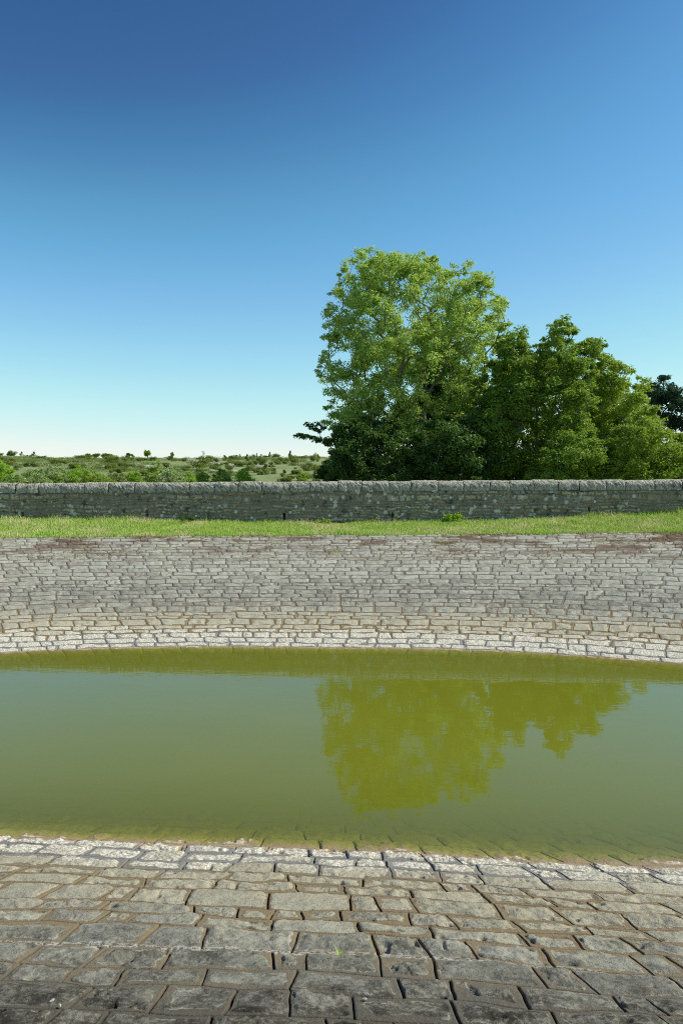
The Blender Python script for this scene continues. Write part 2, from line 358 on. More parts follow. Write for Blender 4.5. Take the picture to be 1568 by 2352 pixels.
tt = np.linspace(0, NCP, 4001)
RT = crom(RC, tt); WT = crom(WC, tt)
farm = (tt > 5.0) & (tt < 11.2); o_ = np.argsort(RT[farm, 0])
RIMX, RIMY, RIMZ = RT[farm, 0][o_], RT[farm, 1][o_], RT[farm, 2][o_]
def wall_y(x): return 22.9 - .06*np.asarray(x, float)
def base_z(x): return EYE + np.interp(x, [-20, -10, -4, 0, 4, 10, 20], [-.99, -1.03, -1.10, -1.16, -1.08, -.79, -.70])
def top_z(x): return EYE + np.interp(x, [-20, -10, 0, 10, 20], [-.03, 0.0, .06, .11, .13])

def terrain(x, y):
    x = np.asarray(x, float); y = np.asarray(y, float)
    yr = np.interp(x, RIMX, RIMY); zr = np.interp(x, RIMX, RIMZ); yw = wall_y(x)
    v = np.clip((y-yr)/np.maximum(yw-yr, .5), 0, 1)
    z1 = zr + (base_z(x)-zr)*v + .04*(noise(x*1.3, y*1.3, None, 5)-.5)*np.sin(v*math.pi)
    rc = np.hypot((x-CX)/1.05, y-CY)
    z0 = 1.4 + .2*sstep(rc, 11, 22)
    w = sstep(y, 13, 17)*(1-sstep(np.abs(x), 14, 18))
    z = z0 + (z1-z0)*w
    z = z + (.3-z)*sstep(y, 26, 42) * (1) 
    z = z + .5*(fbm(x*.05, y*.05, None, 9, 3)-.5)*sstep(np.maximum(rc, 0), 30, 60)
    hx = x/np.maximum(y, 50)
    crest = EYE + 9.2 + 2.2*sstep(hx, -.33, -.44) + .5*(noise(hx*9, y*0, None, 3)-.5)
    slope = .057*(y-60)
    und = 1.5*(fbm(x*.016+3, y*.022, None, 21, 3)-.5)*sstep(y, 80, 130)*(1-sstep(y, 210, 250))
    hz = .3 + np.maximum(slope, 0) + und
    k = 1.2
    hz = crest - k*np.log1p(np.exp(np.clip((crest-hz)/k, -30, 30)))      # soft minimum with the plateau
    z = np.where(y > 60, hz + (z-.3)*(1-sstep(y, 60, 90)), z)
    return z

def on_ground(x, y, lo=70.0, hi=330.0):      # where the ray through view pixel (x, y) meets the hill
    Y = np.linspace(lo, hi, 1500); a = (x-784)/F; b = (1176-y)/F
    k = Y/(CP+b*SP_); X = a*k; Zr = EYE+(-SP_+b*CP)*k
    T = terrain(X, Y); hit = np.nonzero(Zr <= T)[0]
    i = hit[0] if len(hit) else int(np.argmin(Zr-T))
    return X[i], Y[i], float(T[i])

# ------------------------------------------------------------------ paved bank: every stone has its own face, mortar and grooves
rng = np.random.default_rng(11)
NROW = 30
edges_up = np.cumsum(rng.uniform(.72, 1.3, NROW)); edges_up = np.concatenate([[0], edges_up/edges_up[-1]])
edges_dn = -np.cumsum(rng.uniform(.9, 1.2, 6))*.075
ROWS = np.concatenate([edges_dn[::-1], edges_up])      # boundaries in s
def row_wob(t, k):             # each row boundary wavers a little
    return .0042*(2*noise(t*3.1, k*7.3, None, 3)-1) + .0044*(2*noise(t*15., k*3.7, None, 4)-1)
DT = np.linspace(0, NCP, 6001)       # (joints start at the side of the pond, out of the way)
joints = []
for k in range(len(ROWS)-1):
    sm = .5*(ROWS[k]+ROWS[k+1]); Pm = bank(DT+3.5, np.full_like(DT, sm)); L = np.concatenate([[0], np.cumsum(np.linalg.norm(np.diff(Pm, axis=0), axis=1))])
    w = []; tot = 0
    while tot < L[-1]:
        q = rng.uniform(.26, .56) if rng.random() < .85 else rng.uniform(.16, .26)
        w.append(q); tot += q
    j = np.cumsum(w); j = j*(L[-1]/j[-1]); joints.append(np.interp(np.concatenate([[0], j]), L, DT)+3.5)
cells = []                     # (row, joint, t0, t1)
for k, J in enumerate(joints):
    for i in range(len(J)-1): cells.append((k, i, J[i], J[i+1]))
cells = np.array(cells)
tm = (.5*(cells[:, 2]+cells[:, 3])) % NCP
near_z = (tm < 2.1) | (tm > NCP-2.1); far_z = (tm > 5.2) & (tm < 11.0)
row_k = cells[:, 0].astype(int); NDN = len(edges_dn)
def axis(n):                   # cell coordinate with vertices at groove bottom and lips
    return n
def build_cells(sel, nu, nv, full, sub=False):
    c = cells[sel]; N = len(c)
    if N == 0: return None
    k = c[:, 0].astype(int); t0 = c[:, 2]; t1 = c[:, 3]
    Pm = bank(.5*(t0+t1), .5*(ROWS[k]+ROWS[k+1]))
    wid = np.linalg.norm(bank(t1, .5*(ROWS[k]+ROWS[k+1]))-bank(t0, .5*(ROWS[k]+ROWS[k+1])), axis=1)
    hei = np.linalg.norm(bank(.5*(t0+t1), ROWS[k+1])-bank(.5*(t0+t1), ROWS[k]), axis=1)
    gu = np.where(noise(c[:, 1]*3.3, c[:, 0]*5.1, None, 8) > .3, .0042 if full else .003, .0025); gv = .006 if sub else .0022 if full else .004
    # coordinates along the cell in metres: 0, lip, ..., lip, end
    def coords(size, g, n):
        inner = np.linspace(0, 1, n)[None, :]
        g = np.broadcast_to(g, size.shape)
        a = (g*1.0)[:, None]; b = (g*2.0)[:, None]
        mid = b + inner*(size[:, None]-2*b)
        return np.concatenate([np.zeros((len(size), 1)), a, mid, size[:, None]-a, size[:, None]], 1)
    U = coords(wid, gu, nu); Vv = coords(hei, np.full(N, gv), nv)
    nU, nV = U.shape[1], Vv.shape[1]
    uu = U[:, :, None]*np.ones((1, 1, nV)); vv = Vv[:, None, :]*np.ones((1, nU, 1))
    Wd = wid[:, None, None]; Hd = hei[:, None, None]
    # joint ends lean: shift by a per-joint amount so neighbours share it
    jl = (noise(c[:, 1]*1.7, c[:, 0]*9.1, None, 6)-.5)*.045
    jr = (noise((c[:, 1]+1)*1.7, c[:, 0]*9.1, None, 6)-.5)*.045
    fu = uu/Wd; fv = vv/Hd
    wobL = jl[:, None, None]*(2*fv-1) + .006*(2*noise(c[:, 1][:, None, None]*5.1+fv*3, c[:, 0][:, None, None]*3.3+fv*0, None, 12)-1)
    wobR = jr[:, None, None]*(2*fv-1) + .006*(2*noise((c[:, 1]+1)[:, None, None]*5.1+fv*3, c[:, 0][:, None, None]*3.3+fv*0, None, 12)-1)
    um = uu + wobL*(1-fu) + wobR*fu
    t = t0[:, None, None] + (t1-t0)[:, None, None]*(um/Wd)
    s0 = ROWS[k][:, None, None] + row_wob(t, k[:, None, None]); s1 = ROWS[k+1][:, None, None] + row_wob(t, (k+1)[:, None, None])
    s = s0 + (s1-s0)*fv
    P = bank(t, s)
    du = np.minimum(uu, Wd-uu); dv = np.minimum(vv, Hd-vv)
    # rounded rectangle distance to the cell's edge
    r = .05; qx = np.maximum(r-du, 0); qy = np.maximum(r-dv, 0)
    d = np.where((du < r) & (dv < r), r-np.hypot(qx, qy), np.minimum(du, dv))
    X, Y = P[..., 0], P[..., 1]; sd = (c[:, 0]*131+c[:, 1]*17)[:, None, None]
    rnd = _hash(c[:, 0].astype(np.int64), c[:, 1].astype(np.int64), np.zeros(N, np.int64), 5)
    rnd2 = _hash(c[:, 0].astype(np.int64), c[:, 1].astype(np.int64), np.ones(N, np.int64), 6)
    rnd3 = _hash(c[:, 0].astype(np.int64), c[:, 1].astype(np.int64), np.ones(N, np.int64)*2, 7)
    zup = P[..., 2]
    bord = (.005 if full else .004) + .085*np.maximum(fbm(X*6+sd*.37, Y*8, None, 31, 3)-.22, 0)*(.3+1.0*rnd2[:, None, None])
    bord = bord + .035*np.maximum(noise(X*3.3, Y*3.3, None, 77)-.6, 0)
    e = d - bord
    if full: e = e + .022*(fbm(X*34, Y*38, None, 41, 3)-.5)
    stone = sstep(e, -.004, .007)
    # relief
    relief = .008*sstep(e, 0, .06)*(.4+rnd[:, None, None]) + .004*stone
    tilt = ((rnd-.5)[:, None, None]*(fu-.5)+(rnd2-.5)[:, None, None]*(fv-.5))*.022
    ro = .017*(ridged(X*7+sd, Y*11, 51, 4)-.62) + .024*(fbm(X*19, Y*22+sd, None, 61, 4)-.5)
    ro = ro * (.35+1.2*rnd3[:, None, None])
    facet = (.018 if full else .026)*(np.floor(4*fbm(X*4.5+sd*.1, Y*7, None, 71, 2))/4-.45)*(.3+rnd2[:, None, None])
    pit = -.030*sstep(noise(X*13+sd, Y*15, None, 81), .80, .95)*(rnd3[:, None, None] > .35)
    crack = -.012*sstep(np.abs(fbm(X*5+sd, Y*6, None, 91, 3)-.5), .012, .0)*(rnd[:, None, None] > .55)
    h = stone*(relief+ro+tilt+facet+pit+crack) + (1-stone)*(.004*(fbm(X*24, Y*24, None, 101, 2)-.5))
    step = (noise(c[:, 0]*2.3, c[:, 1]*9.7, None, 15)-.5)[:, None, None]*.010
    h = h + step*sstep(np.minimum(du, dv), 0, .02)
    # grooves
    edgeU = (du < 1e-6); edgeV = (dv < 1e-6)
    gd = np.where(gu > .0029, .030 if full else .007, .006)[:, None, None]*(.4 if sub else 1)
    gmask = np.maximum(np.where(edgeU, 1.0 if full else .22, 0), np.where(edgeV, .8 if full else .9, 0))
    h = np.where(edgeU, -gd, h); h = np.where(edgeV & ~edgeU, -.012, h)
    lipU = (du > 1e-6) & (du < gu[:, None, None]*1.02); lipV = (dv > 1e-6) & (dv < gv*1.02)
    h = np.where(lipU, -gd*.6, h); h = np.where(lipV & ~lipU & ~edgeU, -.008, h)
    gmask = np.maximum(gmask, np.where(lipU, .6 if full else .05, 0)); gmask = np.maximum(gmask, np.where(lipV, .35 if full else .35, 0))
    P = P.copy(); P[..., 2] += h
    F0 = grid_faces(nU, nV); Fc = (F0[None]+(np.arange(N)*nU*nV)[:, None, None]).reshape(-1, 4)
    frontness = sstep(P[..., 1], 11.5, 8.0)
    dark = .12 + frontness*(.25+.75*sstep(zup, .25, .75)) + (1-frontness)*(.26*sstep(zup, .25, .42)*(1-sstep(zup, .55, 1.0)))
    up = (1-frontness)*sstep(zup, .85, 1.35)
    # lime bleeding from one course joint and one upright in the near bank
    kl = NDN+9
    lime = np.zeros_like(zup)
    lr = (k == kl)[:, None, None] & (X > -1.9) & (X < 1.3) & (Y < 9)
    lime = np.where(lr, sstep(vv, .035, .004)*(noise(X*5, Y*0, None, 14) > .25), 0)
    lr2 = (k == kl-1)[:, None, None] & (X > -1.9) & (X < 1.3) & (Y < 9)
    lime = np.maximum(lime, np.where(lr2, sstep(Hd-vv, .03, .004)*.8, 0))
    return dict(P=P.reshape(-1, 3), F=Fc, stone=stone.ravel(), rnd=np.broadcast_to(rnd[:, None, None], zup.shape).ravel(),
                groove=gmask.ravel(), dark=dark.ravel(), upper=up.ravel(), lime=lime.ravel())
packs = []
vis_near = near_z & (np.abs(bank(tm, .5*(ROWS[row_k]+ROWS[row_k+1]))[:, 0]) < 3.9) & (bank(tm, .5*(ROWS[row_k]+ROWS[row_k+1]))[:, 1] > 1.3)
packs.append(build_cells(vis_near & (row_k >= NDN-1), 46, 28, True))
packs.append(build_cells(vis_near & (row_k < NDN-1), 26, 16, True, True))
packs.append(build_cells(far_z, 15, 9, False))
packs.append(build_cells(~vis_near & ~far_z, 6, 4, False))
V = []; Fs = []; off = 0; A = {a: [] for a in ('stone', 'rnd', 'groove', 'dark', 'upper', 'lime')}
for p in packs:
    if p is None: continue
    V.append(p['P']); Fs.append(p['F']+off); off += len(p['P'])
    for a in A: A[a].append(p[a])
# floor of the pond under the murk
tb = np.linspace(0, NCP, 200); sb = np.linspace(ROWS[0]+.02, -1, 12)
Tb, Sb = np.meshgrid(tb, sb, indexing='ij'); Pb = bank(Tb, Sb); Pb[..., 2] -= .03
V.append(Pb.reshape(-1, 3)); Fs.append(grid_faces(200, 12)+off); nb = Pb.shape[0]*Pb.shape[1]
for a in A: A[a].append(np.full(nb, .5 if a == 'rnd' else 0.0))
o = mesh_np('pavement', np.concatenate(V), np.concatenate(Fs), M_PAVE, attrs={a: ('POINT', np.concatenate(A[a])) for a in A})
tag(o, 'sloping pond bank paved with grey limestone blocks and sandy mortar', kind='structure')
del V, Fs, A, packs

# water
tw = np.linspace(0, NCP, 500); sw = np.concatenate([np.linspace(.03, -.4, 40), np.linspace(-.44, -1, 12)])
Tw, Sw = np.meshgrid(tw, sw, indexing='ij'); Pw = bank(Tw, Sw); dep = -Pw[..., 2].copy(); Pw[..., 2] = 0
o = mesh_np('water', Pw.reshape(-1, 3), grid_faces(len(tw), len(sw)), M_WATER, attrs={'depth': ('POINT', dep)})
tag(o, 'still murky green pond water', kind='structure')

# ground sheet: a ring outside the rim out to the horizon, a sunk part under the paving
tg = np.linspace(0, NCP, 721)[:-1]
Rg = crom(RC, tg); dirv = Rg[:, :2]-np.array([CX, CY]); dirv /= np.linalg.norm(dirv, axis=1)[:, None]
ds = np.concatenate([[-3.0, -.4, -.03], np.arange(.02, 4, .25), np.arange(4, 16, .6), np.arange(16, 60, 1.5), np.arange(60, 330, 3.0), np.geomspace(335, 6000, 26)])
G = np.zeros((len(tg), len(ds), 3))
G[..., 0] = Rg[:, None, 0]+dirv[:, None, 0]*ds; G[..., 1] = Rg[:, None, 1]+dirv[:, None, 1]*ds
G[..., 2] = terrain(G[..., 0], G[..., 1]) - .015
G[:, 0, 2] = -.5; G[:, 1, 2] = Rg[:, 2]-.3; G[:, 2, 2] = Rg[:, 2]-.12
# (rim vertices follow the rim itself)
G[:, 3, 2] = np.minimum(G[:, 3, 2], Rg[:, 2]+.01)
n, mm = G.shape[:2]; Fg = grid_faces(n, mm); last = np.stack([(n-1)*mm+np.arange(mm-1), np.arange(mm-1), np.arange(mm-1)+1, (n-1)*mm+np.arange(mm-1)+1], -1)
Vg = np.concatenate([G.reshape(-1, 3), [[CX, CY, -1.5]]]); cen = len(Vg)-1
ii = np.arange(n)*mm; fan = np.stack([ii, np.roll(ii, -1), np.full(n, cen)], -1)
o = mesh_np('ground', Vg, [fan, np.concatenate([Fg, last])], M_GROUND)
tag(o, 'grassland around the pond rising to a bare stony hillside', kind='structure')

# ------------------------------------------------------------------ wall
def build_wall():
    root = empty('stone_wall', (0, float(wall_y(0)), float(base_z(0))))
    tag(root, 'long low dry grey rubble stone wall with rounded coping beyond the grass strip', 'wall')
    org = np.array(root.location)
    x0, x1 = -15., 15.
    R = np.random.default_rng(5)
    xs = np.concatenate([np.arange(x0, -11.5, .1), np.arange(-11.5, 11.5, .019), np.arange(11.5, x1+.01, .1)])
    nz = 56; fz = np.linspace(0, 1, nz)
    Xg, Fz = np.meshgrid(xs, fz, indexing='ij')
    zb = base_z(Xg)-.15; zt = top_z(Xg)-.215; Zg = zb+(zt-zb)*Fz
    # rubble: courses with their own joints
    zc = Zg-EYE + .10*(2*fbm(Xg*1.5, Zg*2.2, None, 3, 3)-1)
    cb = np.concatenate([[-1.6], -1.45+np.cumsum(R.uniform(.07, .17, 18))])
    ci = np.clip(np.searchsorted(cb, zc)-1, 0, len(cb)-2)
    dz = np.minimum(zc-cb[ci], cb[ci+1]-zc)
    dx = np.zeros_like(Xg); jid = np.zeros_like(Xg)
    for q in range(len(cb)-1):
        jj = x0-1+np.cumsum(R.uniform(.12, .46, 160)); mk = ci == q
        xx = Xg[mk]+.02*(2*noise(Xg[mk]*6, Zg[mk]*6, None, 7)-1); a = np.clip(np.searchsorted(jj, xx), 1, len(jj)-1)
        dx[mk] = np.minimum(xx-jj[a-1], jj[a]-xx); jid[mk] = a
    e = np.minimum(dx, dz) - .012 - .020*fbm(Xg*9, Zg*9, None, 19, 2)
    stone = sstep(e, -.004, .012)
    rnd = _hash(ci.astype(np.int64), jid.astype(np.int64), np.zeros_like(ci), 3)
    flush = sstep(fbm(Xg*.8, Zg*1.2, None, 29, 3), .52, .62)      # mortar smeared over the stones
    disp = stone*(.030*(rnd-.2)+.02*sstep(e, 0, .05))*(1-.75*flush) + .022*(ridged(Xg*6, Zg*8, 33, 3)-.6) + .012*(fbm(Xg*22, Zg*22, None, 37, 2)-.5)
    disp = disp - .05*sstep(noise(Xg*3.1, Zg*9, None, 43), .86, .95)*(1-flush)
    Yg = wall_y(Xg)-disp
    for hx, w, hz in ((-5.68, .032, .30), (-1.66, .03, .27), (1.46, .032, .30), (7.0, .04, .24), (-9.4, .04, .2), (10.6, .05, .25)):   # weep holes
        mk = (np.abs(Xg-hx) < w) & (Zg < base_z(hx)+hz) & (Zg > base_z(hx)+.02); Yg[mk] += .30
    Vw = np.stack([Xg, Yg, Zg], -1).reshape(-1, 3)
    # back and top
    back = np.stack([Xg[:, [0, -1]], wall_y(Xg[:, [0, -1]])+.5, Zg[:, [0, -1]]], -1)
    nb = len(Vw); Vw2 = np.concatenate([Vw, back.reshape(-1, 3)]); nxs = len(xs)
    Fw = grid_faces(nxs, nz)[:, ::-1]; Fb = grid_faces(nxs, 2)+nb
    i = np.arange(nxs-1); topf = np.stack([i*nz+nz-1, (i+1)*nz+nz-1, nb+(i+1)*2+1, nb+i*2+1], -1)
    ends = [np.array([[0, nz-1, nb+1, nb]]), np.array([[(nxs-1)*nz, nb+(nxs-1)*2, nb+(nxs-1)*2+1, (nxs-1)*nz+nz-1]])]
    st = np.concatenate([stone.ravel()*(1-.5*flush.ravel()), np.zeros(nxs*2)]); rd = np.concatenate([rnd.ravel(), np.zeros(nxs*2)])
    mesh_np('wall_body', Vw2-org, [np.concatenate([Fw, Fb, topf]+ends)], M_WALL, root, attrs={'stone': ('POINT', st), 'rnd': ('POINT', rd)})
    # coping stones
    x = x0
    ci = 0
    while x < x1:
        w = R.uniform(.52, .82); n = 40; m = 34
        u = np.linspace(0, 1, n); a = np.linspace(-.18, math.pi+.18, m)
        Ug, Ag = np.meshgrid(u, a, indexing='ij')
        Xc = x+.006+Ug*(w-.012)
        hw = .31+.015*R.uniform(-1, 1); hh = .225+.014*R.uniform(-1, 1)
        edge = np.minimum(Ug, 1-Ug)*w
        rr = 1-.06*np.exp(-edge/.018)
        cs = np.cos(Ag); sn = np.sin(Ag)
        yy = -np.sign(cs)*np.abs(cs)**.55*hw*rr; zz = np.sign(sn)*np.abs(sn)**.7*hh*rr
        # tool marks, chips
        tilt = R.choice([-1, 1, 1])*R.uniform(.5, 1.1)
        q = Ag*.3; seed = int(R.integers(1000))
        ch = ridged((Xc*1.0+tilt*q)*16, q*5, seed, 2)-.55; lump = fbm(Xc*5, q*9, None, seed+3, 3)-.5
        dsp = .040*ch+.040*lump - .03*sstep(noise(Xc*7, q*16, None, seed+5), .8, .95)
        yy = yy*(1+dsp*2.4); zz = zz*(1+dsp*3.0)
        Yc = wall_y(Xc)+.25+yy; Zc = top_z(Xc)-.225+zz*1.0+R.uniform(-.008, .008)
        Vc = np.stack([Xc, Yc, Zc], -1).reshape(-1, 3)
        nV = len(Vc); e0 = np.arange(m); e1 = (n-1)*m+np.arange(m)
        cA = Vc[:m].mean(0); cB = Vc[-m:].mean(0); Vc = np.concatenate([Vc, [cA, cB]])
        f3 = np.concatenate([np.stack([e0[:-1], e0[1:], np.full(m-1, nV)], -1), np.stack([e1[1:], e1[:-1], np.full(m-1, nV+1)], -1)])
        bottom = np.stack([np.arange(n-1)*m, np.arange(n-1)*m+m-1, np.arange(1, n)*m+m-1, np.arange(1, n)*m], -1)
        mesh_np('coping_stone', Vc-org, [f3, np.concatenate([grid_faces(n, m)[:, ::-1], bottom])], M_COPE, root)
        x += w; ci += 1
build_wall()

# ------------------------------------------------------------------ grass
def blades(X, Y, Z, H, W, rg, lean=.5, tint=None):
    n = len(X); az = rg.uniform(0, 2*math.pi, n); la = rg.uniform(0, 2*math.pi, n); L = H*rg.uniform(.1, lean, n)
    b = np.stack([X, Y, Z], -1); s = np.stack([np.cos(az), np.sin(az), 0*az], -1)*(W/2)[:, None]
    d = np.stack([np.cos(la)*L, np.sin(la)*L, H], -1)
    m = b + d*np.array([.35, .35, .6]); tip = b+d
    V = np.stack([b-s, b+s, m+s*.75, m-s*.75, tip], 1).reshape(-1, 3); i = np.arange(n)*5
    q = np.stack([i, i+1, i+2, i+3], -1); t = np.stack([i+3, i+2, i+4], -1)
    tn = rg.random(n) if tint is None else tint
    return V, q, t, tn
def grass_strip():
    rg = np.random.default_rng(3); n = 150000
    X = rg.uniform(-13, 13, n); yr = np.interp(X, RIMX, RIMY); yw = wall_y(X)
    v = rg.random(n); Y = yr-.06+.16*(noise(X*2.3, X*0, None, 2)-.5)+(yw-yr+.02)*v
    cl = fbm(X*2.2, Y*2.2, None, 55, 3)
    H = (.03+.075*rg.random(n))*(.35+1.4*cl) + .10*sstep(v, .86, 1.0)*rg.random(n)**1.5*(.4+1.6*noise(X*1.9, Y*0, None, 61))
    V, q, t, tn = blades(X, Y, terrain(X, Y)-.012, H, rg.uniform(.006, .013, n), rg, .9)
    o = mesh_np('grass', V, [t, q], M_GRASS, smooth=False, attrs={'tint': ('FACE', np.concatenate([tn, tn]))})
    tag(o, 'strip of short sunlit green grass between the paving and the wall', kind='stuff')
    # straw lying on the top courses
    n = 5200; X = rg.uniform(-11, 11, n); t_ = np.interp(X, RT[farm, 0][o_], tt[farm][o_]); s = 1-.30*rg.random(n)**1.6
    keep = fbm(X*.9, s*9, None, 71, 3) > .50; t_ = t_[keep]; s = s[keep]; P = bank(t_, s); n = len(P)
    az = rg.normal(0.15, .45, n); L = rg.uniform(.06, .34, n); c = np.stack([np.cos(az), np.sin(az), rg.normal(.0, .05, n)+.1*np.sin(az)], -1)
    w = np.stack([-np.sin(az), np.cos(az), 0*az], -1)*.005; base = P+np.array([0, 0, .022]); mid = base+c*(L*.5)[:, None]+np.stack([0*L, 0*L, .02*rg.random(n)], -1); end = base+c*L[:, None]+w*rg.normal(0, 8, n)[:, None]
    V = np.stack([base-w, base+w, mid+w, mid-w, end], 1).reshape(-1, 3); i = np.arange(n)*5
    o = mesh_np('dry_grass', V, [np.stack([i+3, i+2, i+4], -1), np.stack([i, i+1, i+2, i+3], -1)], M_STRAW, smooth=False, attrs={'tint': ('FACE', np.tile(rg.random(n), 2))})
    tag(o, 'straw coloured dead grass lying over the top courses of the far bank', kind='stuff')
grass_strip()

# ------------------------------------------------------------------ trees and bushes
def leaf_quads(C, size, rg, aspect=2.2, droop=.35, out=None, fold=.25):
    n = len(C); th = rg.uniform(0, 2*math.pi, n); 
    d = np.stack([np.cos(th), np.sin(th), rg.normal(-droop, .55, n)], -1)
    if out is not None: d = d*.8+out*.7
    d /= np.linalg.norm(d, axis=1)[:, None]
    r = rg.normal(0, .55, (n, 3)); r[:, 2] += .75
    if out is not None: r = r+out*1.0
    s = np.cross(d, r); s /= np.linalg.norm(s, axis=1)[:, None]+1e-9; up = np.cross(s, d)
    L = size*rg.uniform(.6, 1.3, n); w = L/aspect
    a = C-d*(L*.5)[:, None]; b = C+d*(L*.5)[:, None]; md = C-d*(L*.06)[:, None]+up*(w*fold)[:, None]
    V = np.stack([a, md-s*(w*.5)[:, None], b, md+s*(w*.5)[:, None]], 1).reshape(-1, 3); i = np.arange(n)*4
    return V, np.stack([i, i+1, i+2, i+3], -1)

def tube(bag, pts, rad, sides=5):
    pts = np.asarray(pts, float); n = len(pts); d = np.gradient(pts, axis=0); d /= np.linalg.norm(d, axis=1)[:, None]+1e-9
    ref = np.where(np.abs(d[:, 2:3]) > .9, np.array([[1., 0, 0]]), np.array([[0, 0, 1.]])); a = np.cross(d, ref); a /= np.linalg.norm(a, axis=1)[:, None]; b = np.cross(d, a)
    th = np.arange(sides)*2*math.pi/sides; ring = a[:, None, :]*np.cos(th)[None, :, None]+b[:, None, :]*np.sin(th)[None, :, None]
    V = pts[:, None, :]+ring*np.asarray(rad)[:, None, None]
    i = (np.arange(n-1)[:, None]*sides); k = np.arange(sides); k2 = (k+1) % sides
    Fq = np.stack([i+k, i+k2, i+sides+k2, i+sides+k], -1).reshape(-1, 4); bag.add(V.reshape(-1, 3), Fq)

def pip(poly, x, y):
    inside = np.zeros(len(x), bool); n = len(poly)
    for i in range(n):
        x0, y0 = poly[i]; x1, y1 = poly[(i+1) % n]
        c = ((y0 > y) != (y1 > y)) & (x < (x1-x0)*(y-y0)/(y1-y0+1e-12)+x0); inside ^= c
    return inside
def edist(poly, x, y):
    D = np.full(len(x), 1e9); n = len(poly)
    for i in range(n):
        a = np.array(poly[i]); b = np.array(poly[(i+1) % n]); ab = b-a
        h = np.clip(((x-a[0])*ab[0]+(y-a[1])*ab[1])/(ab@ab+1e-9), 0, 1); D = np.minimum(D, np.hypot(x-a[0]-h*ab[0], y-a[1]-h*ab[1]))
    return D

